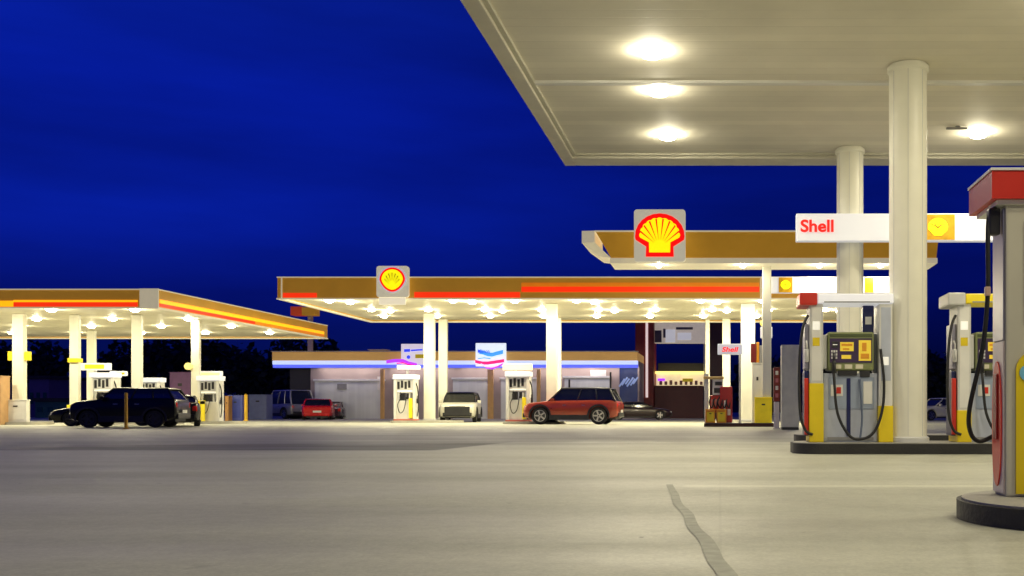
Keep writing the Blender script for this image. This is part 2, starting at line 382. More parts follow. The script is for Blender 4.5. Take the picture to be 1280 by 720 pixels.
near_l = [(-1.03, 15.7, 'round downlight nearest the viewer of the three in line left of the columns'),
          (-1.03, 17.6, 'middle round downlight just beyond the seam of the large near canopy'),
          (-1.03, 20.45, 'round downlight closest to the far edge of the large near canopy'),
          (5.04, 20.3, 'round downlight above the fuel pumps right of the thick columns')]
for x, y, lb in near_l: lamp(x, y, 6.10, 30, lb, 'downlights in the near canopy', True, .17)
for i, (x, y) in enumerate([(-1.03, 11.8), (5.04, 13.5), (5.04, 8.5), (5.04, 4.0), (2.0, 2.6), (11, 19), (11, 13), (11, 7)]):  # out-of-view lamps for ground brightness, one added for the near pump's front
    lamp(x, y, 6.10, 48 if (x > 4 and y < 9) else (22 if x < 0 else 34), 'unseen round downlight in the near canopy above the viewer', 'unseen downlights in the near canopy overhead', True, .19)
# reflection beside the right downlight, put in as a grey arm
sa = thing('soffit_reflection', 'arm-shaped reflection on the soffit, built as a stubby grey bar beside the right downlight', 'reflection', (4.55, 19.9, 6.10))
MB().box(-.22, .18, -.03, .03, -.06, -.02, .01).cyl(.0, .0, -.03, 0, .05, .05, 14).build('arm', GREY, sa)

# ------------------------------------------------------------------ islands
def island(x0, x1, y0, y1, h, r, label, top=True):
    t = thing('pump_island', label, 'kerb island', (0, 0, 0), 0)
    MB().prism(rrect(x0, x1, y0, y1, r), 0.002, h - .012, 'Z').build('kerb', KERB, t, smooth=True)
    MB().prism(rrect(x0 + .03, x1 - .03, y0 + .03, y1 - .03, r - .02), h - .011, h, 'Z').build('paving', KTOP, t)
    return t
island(1.13, 6.6, 15.8, 17.15, .17, .45, 'long black-edged island carrying two pumps and the thickest column')
island(1.55, 6.2, 21.0, 22.3, .17, .45, 'black-edged island under the slimmer near column, behind the two pumps')
island(1.48, 6.0, 5.55, 7.27, .13, .85, 'rounded black-edged island under the red-capped pump in the foreground')
island(9.6, 11.6, 15.8, 22.3, .17, .45, 'island under the far right columns')
island(2.0, 4.0, -3.6, -2.4, .17, .3, 'island behind the viewer')

# ------------------------------------------------------------------ dispensers
def nozzle(parent, x, y, z, m=DARK, s=1.0, flip=1):
    n = MB().box(x - .03 * s, x + .03 * s, y - .05 * s, y + .03 * s, z - .1 * s, z + .1 * s, .012 * s)
    n.tube([(x, y - .02 * s, z + .1 * s), (x, y - .03 * s, z + .17 * s), (x, y + .04 * s, z + .23 * s)], .014 * s, 8, 3)
    n.tube([(x, y - .05 * s, z - .07 * s), (x, y - .10 * s, z - .02 * s), (x, y - .06 * s, z + .07 * s)], .009 * s, 6, 3)
    return n.build('nozzle', m, parent, smooth=True)

def grey_dispenser(label, loc, cap, beam, boot_h=.92, group=None, head=True):
    t = thing('fuel_dispenser', label, 'fuel pump', loc, 0, group)
    W, H = 1.29, 2.31; hw = W / 2
    for s in (-1, 1):
        x0, x1 = (-hw, -hw + .21) if s < 0 else (hw - .21, hw)
        p = MB().box(x0, x1, -.30, .30, 0.0, 2.16, .02).build('post', GREYW if s < 0 else WHITE, t)
        MB().box(x0 + .03, x1 - .03, -.306, -.30, boot_h + .04, 2.1, .002).build('post_inlay', WHITE if s < 0 else PALEBLUE, p)
        MB().box(x0 - .008, x1 + .008, -.312, .31, .003, boot_h if s < 0 else boot_h * .62, .012).build('yellow_boot', YEL, p)
    b = MB().box(-hw + .12, hw + .01, -.34, .34, 2.162, 2.31, .02).build('top_beam', beam, t)
    MB().box(-hw + .22, hw - .05, -.343, -.338, 2.17, 2.19).build('beam_strip', GREY, b)  # grey strip along the lower front of the top beam
    MB().box(-hw - .16, -hw + .115, -.36, .36, 2.13, 2.325, .025).build('corner_cap', cap, t)
    # lower cabinet
    cb = MB().box(-hw + .22, hw - .22, -.2, .2, 0.0, 1.08, .015).build('lower_cabinet', PALEBLUE, t)
    MB().box(-.34, .37, -.212, -.2, .52, 1.02, .006).build('cabinet_door', mat('blue_grey_door', (.34, .40, .52), .3), cb)
    MB().box(-.31, -.12, -.222, -.213, .72, .9, .003).build('notice', WHITE, cb)
    MB().box(.2, .34, -.222, -.213, .6, .95, .003).build('notice', WHITE, cb)
    MB().box(-.22, -.15, -.228, -.2225, .76, .86).build('red_notice', RED, cb)
    MB().box(-.06, .0, -.224, -.213, .1, 1.0, .004).build('hinge_strip', NAVY, cb)
    MB().box(-.36, .36, -.215, -.2005, .03, .08).build('kick_strip', GREY, cb)
    # display head
    h = MB().box(-.36, .36, -.27, .18, 1.12, 1.72, .035).build('display_head', GREEN, t)
    MB().box(-.33, .33, -.283, -.271, 1.24, 1.62, .006).build('screen', SCREEN, h)
    MB().box(-.17, .04, -.29, -.284, 1.42, 1.56).box(-.15, .0, -.29, -.284, 1.3, 1.36).build('price_digits', SCR_Y, h)
    MB().box(-.15, .02, -.2925, -.2905, 1.50, 1.535).box(-.13, -.03, -.2925, -.2905, 1.44, 1.465).build('display_segment', ORANGE, h)
    MB().box(.12, .31, -.29, -.284, 1.27, 1.59).build('poster', SCR_Y, h)
    MB().box(.15, .28, -.2925, -.2905, 1.3, 1.38).box(.17, .24, -.2925, -.2905, 1.42, 1.55).build('poster_print', ORANGE, h)
    mb = MB()
    for i in range(3):
        for j in range(3): mb.box(-.31 + i * .035, -.285 + i * .035, -.29, -.284, 1.3 + j * .05, 1.335 + j * .05)
    mb.build('keypad', GREYW, h)
    MB().box(-.30, -.20, -.294, -.284, 1.47, 1.57, .004).build('card_reader', DARK, h)
    MB().box(-.285, -.215, -.298, -.2945, 1.515, 1.525).build('card_slot', SCR_W, h)
    gb_ = MB()
    for i in range(3): gb_.box(-.27 + i * .17, -.15 + i * .17, -.278, -.271, 1.145, 1.215, .008)
    gb_.build('grade_button', mat('grade_button_cream', (.7, .66, .5), .4), h)
    MB().box(-.33, .33, -.276, -.2715, 1.64, 1.69, .003).build('header_strip', mat('dark_olive', (.07, .09, .03), .4), h)
    MB().box(-.46, -.37, -.22, .1, 1.15, 1.68, .015).build('speaker_box', GREYW, t)
    for k_, (xa, za, ma) in enumerate(((-.6, 1.75, SCR_W), (-.6, 1.5, YEL), (.47, 1.2, SCR_W))):
        MB().box(xa, xa + .11, -.311, -.3062, za, za + .13).build('sticker', ma, t)
    MB().box(-.2, .1, -.25, -.1, 1.04, 1.12, .01).box(.15, .3, -.25, -.1, 1.02, 1.12, .01).build('nozzle_cradle', DARK, t)
    # vent pipe behind
    vp = MB().box(.22, .40, .0, .16, 1.2, 2.16, .02).build('riser_pipe', NAVY, t)
    MB().box(.26, .36, -.006, -.001, 1.86, 1.98).build('sticker', WHITE, vp)
    MB().box(.38, .47, -.1, .1, .5, 1.7, .01).build('side_rail', mat('slate_grey', (.2, .22, .26), .4), t)
    # hose loop in front
    MB().tube([(-.27, -.30, 1.14), (-.27, -.36, .95), (-.22, -.38, .45), (-.05, -.38, .12), (.13, -.38, .05), (.34, -.38, .16), (.47, -.38, .5), (.50, -.36, .95), (.45, -.33, 1.45)], .022, 10).build('hose', RUBBER, t, smooth=True)
    MB().tube([(.13, -.36, .06), (.17, -.3, .4), (.14, -.24, .98)], .017, 8).build('hose', mat('grey_hose', (.10, .13, .2), .5), t, smooth=True)
    nozzle(t, -.27, -.30, 1.17)
    # left flank: panels and hanging hose
    f = MB().box(-.72, -.648, -.2, .2, .1, 1.12, .02).build('side_panel', NAVY, t)
    MB().box(-.725, -.66, -.27, -.205, .12, 1.0, .01).build('red_strip', RED, f)
    MB().box(-.715, -.65, -.22, .2, 1.14, 1.85, .02).build('side_panel', LILAC, t)
    MB().tube([(-.67, -.26, 1.98), (-.76, -.33, 1.75), (-.81, -.34, 1.2), (-.80, -.34, .5), (-.72, -.33, .2), (-.6, -.34, .12)], .022, 10).build('hose', RUBBER, t, smooth=True)
    nozzle(t, -.69, -.28, 1.35, GREYW)
    return t

grey_dispenser('grey framed pump with red corner cap and green display, left of the thick column', (PX(1064, 16.17), 16.47, .17), RED, SIGNW)  # sign-white glow brightens the top beam's unlit front
grey_dispenser('pump under a bright yellow top beam, right of the thick column', (PX(1249, 16.17), 16.47, .17), GREYW, YEL_GLOW, boot_h=.5)

# the near pump, cut by the right edge of the photograph
npx, npy = 1.80, 6.55
t = thing('fuel_dispenser', 'nearest pump with a red box cap and red oval on its flank', 'fuel pump', (npx, npy, .13))
MB().box(0, 1.2, 0, .28, 0.0, 1.86, .015).build('cabinet', BEIGE, t)
MB().prism([(-.10, -.05), (1.3, -.05), (1.3, .55), (-.10, .55)], 1.87, 2.045, 'Z').build('cap', RED, t)
MB().prism([(-.108, -.058), (1.308, -.058), (1.308, .558), (-.108, .558)], 2.046, 2.062, 'Z').box(-.06, 1.25, -.02, .5, 1.84, 1.868).build('cap_trim', WHITE, t)
MB().box(-.012, -.001, .02, .27, .99, 1.82, .004).build('side_panel', LILAC, t)
s2 = MB().box(-.012, -.001, .02, .27, .02, .985, .004).build('side_panel', mat('pinkish_white_panel', (.70, .60, .58), .35), t)
ov = [(.145 + .105 * math.cos(a) * (1 if abs(math.sin(a)) < .9 else 1), .46 + .40 * math.copysign(abs(math.sin(a)) ** .75, math.sin(a))) for a in [2 * math.pi * i / 40 for i in range(40)]]
MB().prism(ov, -.022, -.013, 'X').build('red_oval', mat('oval_red', (.82, .06, .04), .35), s2)
MB().box(-.034, -.0225, .10, .19, .36, .78, .008).build('oval_slot', mat('dark_red', (.35, .012, .01), .35), s2)
yp = [(.06, .02), (1.14, .02), (1.14, .8), (1.0, .92)] + [(.06 + .16 - .16 * math.sin(R(a)), .80 + .13 * math.cos(R(a))) for a in range(0, 91, 15)]
yb = MB().prism(yp, -.018, -.002, 'Y').build('yellow_panel', YEL, t)
MB().cyl(.13, .78, -.026, -.019, .05, .05, 24, 'Y').build('blue_badge', mat('light_blue', (.2, .55, .75), .3), yb)
MB().box(.12, 1.08, -.015, -.002, 1.1, 1.75, .01).build('display_panel', SCREEN, t)
MB().tube([(-.04, .1, 1.84), (-.085, .08, 1.78), (-.10, .05, 1.62), (-.10, .05, 1.30), (-.125, .08, .95), (-.18, .2, .56), (-.15, .30, .40), (-.08, .34, .34), (.02, .34, .38)], .015, 12).build('hose', RUBBER, t, smooth=True)
MB().box(-.095, -.02, .04, .12, 1.66, 1.83, .015).build('hose_clamp', DARK, t)
MB().box(-.12, -.085, .03, .07, 1.27, 1.33, .008).build('hose_swivel', mat('tan_swivel', (.6, .4, .3), .4), t)

WH_N = [0]
def white_dispenser(label, loc, s=1.0, rz=0, group='white dispensers far across the forecourt', yellow=True, red=True):
    t = thing('fuel_dispenser', label, 'fuel pump', loc, rz, group); t.scale = (s, s, s)
    W, H = 1.28, 2.36; hw = W / 2
    for a in (-1, 1):
        x0, x1 = (-hw, -hw + .14) if a < 0 else (hw - .30, hw - .16)
        MB().box(x0, x1, -.28, .28, 0, 2.12, .015).build('post', WHITE, t)
    MB().box(-hw - .04, hw - .10, -.33, .33, 2.122, 2.36, .03).build('top_beam', SIGNW, t)
    up = MB().box(-hw + .142, hw - .302, -.22, .22, 1.42, 2.1).build('display_head', GREYW, t)
    mb = MB()
    for i in range(4):
        x = -hw + .17 + i * .185
        mb.box(x, x + .12, -.235, -.221, 1.62 + .06 * (i % 2), 2.05 - .05 * ((i + 1) % 2), .004)
    mb.build('screen', DARK, up)
    MB().box(-hw + .17, hw - .33, -.235, -.221, 1.47, 1.55).build('price_digits', SCR_W, up)
    cab = MB().box(-hw + .142, hw - .302, -.2, .2, .0, 1.02).build('lower_cabinet', WHITE, t)
    if red: MB().box(-hw - .02, hw - .14, -.3, .3, .001, .07, .01).build('kick_strip', mat('faded_red', (.55, .12, .08), .5), t)
    MB().box(-hw + .3, -hw + .52, -.18, .1, 1.03, 1.41, .01).box(-hw + .62, -hw + .74, -.2, .1, 1.1, 1.4, .01).build('nozzle_cradle', DARK, t)
    MB().box(-hw + .16, -hw + .28, -.2, .2, 1.021, 1.419).box(-hw + .76, -hw + .83, -.2, .2, 1.021, 1.419).build('inner_frame', GREYW, t)
    if yellow: MB().box(.14, .31, -.32, -.21, .12, 1.14, .02).build('hose_guard', YEL_GLOW, t)
    MB().tube([(-.3, -.2, 1.15), (-.42, -.33, .8), (-.3, -.36, .4), (-.1, -.34, .55), (.0, -.24, 1.2)], .022, 8, 5).build('hose', RUBBER, t, smooth=True)
    MB().tube([(hw - .2, -.2, 2.0), (hw - .06, -.22, 1.6), (hw - .03, -.22, .7), (hw - .1, -.2, .2)], .03, 8, 5).build('hose', RUBBER, t, smooth=True)
    nozzle(t, hw - .08, -.2, 1.0, DARK, 1.2); nozzle(t, -.3, -.22, 1.2, DARK, 1.2)
    return t

# ------------------------------------------------------------------ middle canopy
def far_canopy(label, x0, x1, y0, y1, zs, zt, cols, cw, front, side=None, cornerw=.0):
    t = thing('fuel_canopy', label, 'canopy')
    MB().box(x0 + .15, x1 - .15, y0 + .15, y1 - .15, zs + .06, zs + .5).build('soffit', SOF2, t)
    fm = MB()
    fm.box(x0, x1, y0, y0 + .14, zs, zt, .01).box(x0, x0 + .14, y0 + .142, y1 - .142, zs, zt, .01)
    fm.box(x1 - .14, x1, y0 + .142, y1 - .142, zs, zt, .01).box(x0, x1, y1 - .14, y1, zs, zt, .01)
    fm.build('fascia', GOLD, t)
    MB().box(x0 + .1, x1 - .1, y0 + .1, y1 - .1, zt - .1, zt - .03).build('roof_deck', GREYW, t)
    # pale trims under and over the fascia
    tm = MB()
    tm.box(x0 - .03, x1 + .03, y0 - .04, y0 + .2, zs - .06, zs - .003, .008).box(x0 - .03, x0 + .2, y0 + .202, y1 - .202, zs - .06, zs - .003, .008)
    tm.box(x1 - .2, x1 + .03, y0 + .202, y1 - .202, zs - .06, zs - .003, .008).box(x0 - .03, x1 + .03, y1 - .2, y1 + .04, zs - .06, zs - .003, .008)
    tm.box(x0 - .02, x1 + .02, y0 - .02, y0 + .12, zt + .003, zt + .05).box(x0 - .02, x0 + .12, y0 + .122, y1, zt + .003, zt + .05).box(x1 - .12, x1 + .02, y0 + .122, y1, zt + .003, zt + .05)
    tm.build('trim', TRIM_GLOW, t)
    for a, b, z0, z1, m in front:
        MB().box(a, b, y0 - .03, y0 - .003, z0, z1, .004).build('light_band', m, t)
    for a, b, z0, z1, m in (side or []):
        MB().box(x1 + .003, x1 + .03, a, b, z0, z1, .004).build('light_band', m, t)
    for cx, cy, r, zb in cols:
        c = MB().box(cx - r, cx + r, cy - r * .5, cy + r * .5, zb, zs + .05, .04).build('column', CREAM, t)
        MB().box(cx - r - .03, cx + r + .03, cy - r * .5 - .03, cy + r * .5 + .03, zb + .001, zb + .09, .01).build('base_collar', GREYW, c)
    return t

y0, y1 = 46.4, 58.8; zs, zt = 5.66, 6.56
def mx(u, D=46.4): return PX(u, D)
ctr = far_canopy('long middle canopy with gold fascia, red light band and rows of downlights', -19.75, 7.5, y0, y1, zs, zt,
    [(PX(690, 49.5), 49.5, .26, .12), (PX(537, 54.5), 54.5, .28, .12), (PX(554, 58), 58, .24, .12), (PX(935, 49.5), 49.5, .33, .12),
     (PX(697, 57), 57, .2, .12), (PX(908, 57.5), 57.5, .22, .12), (PX(884.5, 58), 58, .12, .0)], .3,
    [(mx(354), mx(396), zs + .02, zs + .22, STR_R), (mx(518), mx(650), zs + .02, zs + .26, STR_R), (mx(652), mx(949), zs + .27, zs + .50, STR_R),
     (mx(652), mx(949), zs + .52, zs + .68, STR_O)])
MB().box(mx(350) + .05, mx(353), y0 - .03, y0 - .003, zs, zt).box(mx(950), mx(952), y0 - .03, y0 - .003, zs, zt).build('fascia_joint', TRIM_GLOW, ctr)
rows = [(47.9, 'front'), (52.2, 'middle'), (55.7, 'rear')]
xs = [-18 + 2.85 * i for i in range(9)]
for ry, rn in rows:
    for i, x in enumerate(xs):
        for dx in ((0, .75) if (i % 2 == 0 and rn != 'rear') else (0,)):
            lamp(x + dx + (.5 if rn == 'middle' else 0), ry + dx * .8, zs + .06, 29 if rn == 'front' else 15, '%s downlight from the left in the %s row of the middle canopy%s' % (ORD[i], rn, ', inner twin' if dx else ''), 'downlights in the middle canopy', False, .17)

# ------------------------------------------------------------------ left canopy
ly0, ly1 = 43.3, 62.0; lzs, lzt = 4.95, 5.66; lx1 = -23.4; lx0 = -46
def lx(u): return PX(u, ly0)
lc = far_canopy('canopy on the left with yellow and red light bands round its gold fascia', lx0, lx1, ly0, ly1, lzs, lzt,
    [(PX(24.5, 47), 47, .26, .12), (PX(94, 47.5), 47.5, .21, .12), (PX(171.5, 47.5), 47.5, .22, .12), (PX(245.0, 50), 50, .2, .12), (PX(114.5, 57), 57, .22, .12),
     (-40, 57, .25, .12)], .3,
    [(lx(-110), lx(17), lzs + .02, lzs + .26, STR_Y), (lx(17) + .01, lx(172), lzs + .02, lzs + .2, STR_R), (lx(17) + .01, lx(172), lzs + .205, lzs + .29, STR_Y)],
    [(ly0 + .1, ly1 - .6, lzs + .17, lzs + .33, STR_Y), (ly0 + .1, ly0 + 9, lzs + .03, lzs + .165, STR_R), (ly0 + 9.01, ly1 - .6, lzs + .03, lzs + .165, STR_O)])
MB().box(lx(175), lx1 + .045, ly0 - .045, ly0 + .001, lzs - .04, lzt + .06, .01).build('corner_panel', TRIM_GLOW, lc)
for cu, cy, r in ((24.5, 47, .26), (94, 47.5, .21), (245.0, 50, .2)):
    cx = PX(cu, cy)
    for s in (-1, 1):
        if cu == 24.5:
            MB().box(cx + s * (r + .02) - (.0 if s > 0 else .2), cx + s * (r + .02) + (.2 if s > 0 else 0), cy - .1, cy + .1, 2.9, 3.3, .02).build('yellow_flag', YEL_GLOW, lc)
    if cu == 94:
        MB().box(cx - r - .015, cx + r + .015, cy - r, cy + r, 2.83, 3.02, .01).build('yellow_band', YEL_GLOW, lc)
        MB().box(cx - r - .03, cx + r + .55, cy - r - .05, cy + r + .05, .3, .9, .04).build('yellow_guard', YEL_GLOW, lc)
    if cu == 245.0:
        MB().cyl(cx - r - .05, 2.75, cy - .3, cy, .17, .17, 16, 'Y').build('yellow_badge', mat('pale_yellow_badge', (.8, .7, .25), .4, emit=(1, .85, .3), estr=.3), lc)
for j, (ry, rn) in enumerate(((44.8, 'front'), (49.3, 'second'), (53.6, 'third'), (58.2, 'rear'))):
    for i in range(6):
        x = -25.2 - 3.6 * i
        lamp(x, ry, lzs + .06, 44 if rn == 'front' else 17, '%s downlight from the right in the %s row of the left canopy' % (ORD[i], rn), 'downlights in the left canopy', False, .18)
# small canopy corner seen beyond the left canopy
fc = thing('fuel_canopy', 'small dim canopy with a red end, behind the left canopy tip', 'canopy')
D = 78
MB().box(PX(363, D), PX(377, D), D, D + 1, PZ(394, D), PZ(383, D), .02).build('red_end', mat('dim_red', (.45, .06, .02), .5, emit=(.6, .06, .01), estr=.3), fc)
MB().box(PX(377, D) + .01, PX(394, D), D, D + .9, PZ(394, D), PZ(384, D), .02).build('fascia', GOLD, fc)
MB().box(PX(385, D) - .15, PX(385, D) + .15, D + .3, D + .6, 0, PZ(394, D)).build('post', GREYW, fc)

# ------------------------------------------------------------------ high third canopy
tt = thing('fuel_canopy', 'tall slim canopy with sloping brown-gold fascia beside the large emblem sign', 'canopy')
D = 40.0
X0, X1 = PX(727, D), PX(1182, D); zt3, zm3, zb3 = PZ(290, D), PZ(303, D), PZ(320, D); zl3 = PZ(327, D)
Yb = D + 2.8
bx0, bx1 = PX(768, D + .6), PX(1166, D + .6)
def frus(zA, zB, a0, a1, b0, b1, ya0, ya1, yb0, yb1):
    return [[(a0, ya0, zA), (a1, ya0, zA), (a1, ya1, zA), (a0, ya1, zA)], [(b0, yb0, zB), (b1, yb0, zB), (b1, yb1, zB), (b0, yb1, zB)]]
MB().loft(frus(zb3, zt3, bx0 - .12, bx1 + .12, X0 + .55, X1 - .25, D + .5, Yb - .5, D, Yb)).build('fascia', GOLD, tt)
MB().box(bx0 - .16, bx1 + .16, D + .46, Yb - .46, zl3, zb3 - .003, .02).build('trim', TRIM_GLOW, tt)
MB().box(X0 + .5, X1 - .2, D - .03, Yb + .03, zt3 + .003, zt3 + .06, .01).build('roof_edge', TRIM_GLOW, tt)
MB().loft([[(bx0 - .6, D + .5, zb3 + .06), (bx0 - .125, D + .45, zb3 - .0), (bx0 - .125, Yb - .5, zb3), (bx0 - .6, Yb - .5, zb3 + .06)],
           [(X0, D + .05, zm3), (X0 + .5, D - .02, zm3), (X0 + .5, Yb, zm3), (X0, Yb, zm3)],
           [(X0, D + .05, zt3 + .05), (X0 + .495, D - .02, zt3 + .05), (X0 + .495, Yb, zt3 + .05), (X0, Yb, zt3 + .05)]]).build('end_panel', TRIM_GLOW, tt)
for cx in (PX(957.5, 42), 7.5):
    MB().box(cx - .175, cx + .175, 41.2, 41.54, .12 if cx < 5 else 0, zl3 + .01, .03).build('column', CREAM, tt)

for i, (x, lb) in enumerate(((-2.4, 'leftmost small lamp under the slim tall canopy'), (.9, 'small lamp under the slim tall canopy, left of its post'),
                        (3.9, 'small lamp under the slim tall canopy, right of its post'), (6.3, 'rightmost small lamp under the slim tall canopy'))):
    lamp(x, 40.85, zl3, 22, lb, 'small lamps under the slim canopy', False, .11)
# ------------------------------------------------------------------ emblem signs
def emblem_sign(label, u0, u1, v0, v1, D, th, round_=False):
    sx = (u1 - u0) * D / F; sz = (v1 - v0) * D / F
    t = thing('emblem_sign', label, 'sign', (PX((u0 + u1) / 2, D), D, PZ(v1, D)))
    MB().prism(rrect(-sx / 2, sx / 2, 0, sz, .12), -th, 0, 'Y').build('panel', SIGNG, t)
    k = sx / 60.5                              # units: pixels of the large sign
    def P(x, y): return ((x - 432) / 8 * k, sz * .5 + (338 - y) / 8 * k + .01)
    def shape(cx, cy, rx, ry, yb_, w1, w2, a0, lobes, amp):
        pts = []
        n = 90
        for i in range(n + 1):
            a = R(180 - a0 + (180 - 2 * (-a0) - 0) * 0) if False else R((180 + a0) - (180 + 2 * a0) * i / n)
            m_ = 1 + amp * abs(math.sin(lobes * math.pi * i / n)) - amp
            pts.append(P(cx + rx * m_ * math.cos(a), cy - ry * m_ * math.sin(a)))
        pts += [P(cx + w1, yb_ - 95), P(cx + w2, yb_), P(cx - w2, yb_), P(cx - w1, yb_ - 95)]
        return pts
    if not round_:
        MB().prism(shape(433, 345, 233, 212, 540, 128, 132, 10, 13, .012), -th - .03, -th - .001, 'Y').build('emblem_border', EM_R, t)
        MB().prism(shape(432, 345, 192, 172, 500, 100, 98, 6, 11, .05), -th - .05, -th - .031, 'Y').build('emblem_fan', EM_Y, t)
        mb = MB()
        for i in range(8):
            a = R(22 + 136 * i / 7); c, s_ = math.cos(a), -math.sin(a)
            bx, by = 432 + 58 * c, 425 + 45 * s_; ex, ey = 432 + 196 * c, 375 + 190 * s_
            nx, ny = -s_, c
            mb.prism([P(bx - 1.5 * nx, by - 1.5 * ny), P(bx + 1.5 * nx, by + 1.5 * ny), P(ex + 8 * nx, ey + 8 * ny), P(ex - 8 * nx, ey - 8 * ny)], -th - .058, -th - .051, 'Y')
        mb.build('emblem_rib', EM_R, t)
    else:
        def rnd(rx, rt, rb, m=1.0):
            pts = []
            for i in range(60):
                a = 2 * math.pi * i / 60; c, s_ = math.cos(a), math.sin(a)
                if s_ >= 0: pts.append((rx * c, rt * s_))
                else:
                    pts.append((rx * c * (1 - .22 * abs(s_)), rb * s_))
            return [(x, sz * .56 + z) for x, z in pts]
        q = sx / 40
        MB().prism(rnd(18 * q, 17.2 * q, 16.5 * q), -th - .02, -th - .001, 'Y').build('emblem_halo', SIGNW, t)
        MB().prism(rnd(15.8 * q, 15 * q, 15 * q), -th - .04, -th - .021, 'Y').build('emblem_border', EM_R, t)
        MB().prism(rnd(13.2 * q, 12.6 * q, 12.6 * q), -th - .06, -th - .041, 'Y').build('emblem_fan', EM_Y, t)
        mb = MB()
        for i in range(7):
            a = R(10 + 160 * i / 6); c, s_ = math.cos(a), math.sin(a)
            x0_, z0_, x1_, z1_ = 4 * q * c, -6 * q + 5 * q * s_, 9.5 * q * c, -1 * q + 9.5 * q * s_
            mb.prism([(x0_ - .2 * q * s_, sz * .56 + z0_ + .2 * q * c), (x0_ + .2 * q * s_, sz * .56 + z0_ - .2 * q * c), (x1_ + .7 * q * s_, sz * .56 + z1_ - .7 * q * c), (x1_ - .7 * q * s_, sz * .56 + z1_ + .7 * q * c)], -th - .068, -th - .061, 'Y')
        mb.build('emblem_rib', EM_O, t)
        MB().box(-sx * .42, sx * .42, -th - .02, -th + .001, -.38 * .9, -.01, .02).build('lower_panel', mat('cream_lit_panel', (.8, .75, .55), .4, emit=(1, .88, .6), estr=.6), t)
    return t
emblem_sign('large rounded square sign, red and yellow scallop fan on the slim canopy', 793, 857, 263, 328, 39.7, .2)
emblem_sign('smaller square sign with round yellow emblem on the long middle canopy', 472, 512, 333, 372, 46.25, .16, True)

# ------------------------------------------------------------------ spreader sign boards
def spreader(label, x0, x1, y, z0, z1, yel, text=None, th=.22):
    t = thing('sign_board', label, 'sign', ((x0 + x1) / 2, y, z0)); hw = (x1 - x0) / 2; h = z1 - z0
    MB().box(-hw, hw, -th, 0, 0, h, .012).build('panel', SIGNW, t)
    c = (x0 + x1) / 2
    for a, b in yel:
        MB().box(a - c, b - c, -th - .012, -th - .001, .02, h - .02).build('yellow_square', YEL_S, t)
        m = (a + b) / 2 - c; r = min((b - a) * .36, h * .36)
        pts = [(m + r * math.cos(R(k)), h * .5 + r * math.sin(R(k)) * .9) for k in range(-20, 201, 12)] + [(m - r * .4, h * .5 - r * .85), (m + r * .4, h * .5 - r * .85)]
        MB().prism(pts, -th - .02, -th - .013, 'Y').build('emblem', EM_Y, t)
        mb = MB()
        for k in range(5):
            q = R(30 + 30 * k); mb.box(m - .008 + r * .45 * math.cos(q), m + .008 + r * .45 * math.cos(q), -th - .026, -th - .021, h * .5 - r * .2, h * .5 + r * .55, rot=Matrix.Rotation(R(90) - q, 3, 'Y'))
        mb.build('emblem_rib', EM_O, t)
    if text:
        tx, wd = text
        text_mesh('lettering', 'Shell', .34, EM_R, t, (tx - c, -th - .012, h * .52), .006, .018, 0, wd)
    return t
s_ = 21.2
spreader('long white board lettered in red on the slimmer near column', PX(995, s_), PX(1243, s_), 21.32, PZ(302, s_), PZ(268, s_), [(PX(1150, s_), PX(1192, s_))], (PX(1021, s_), PX(1042, s_) - PX(1001, s_)))
D = 41.6
spreader('white board with two yellow squares under the slim canopy', PX(963, D), PX(1118, D), 41.6, PZ(367, D), PZ(347, D), [(PX(973, D), PX(990, D)), (PX(1080, D), PX(1091, D))])

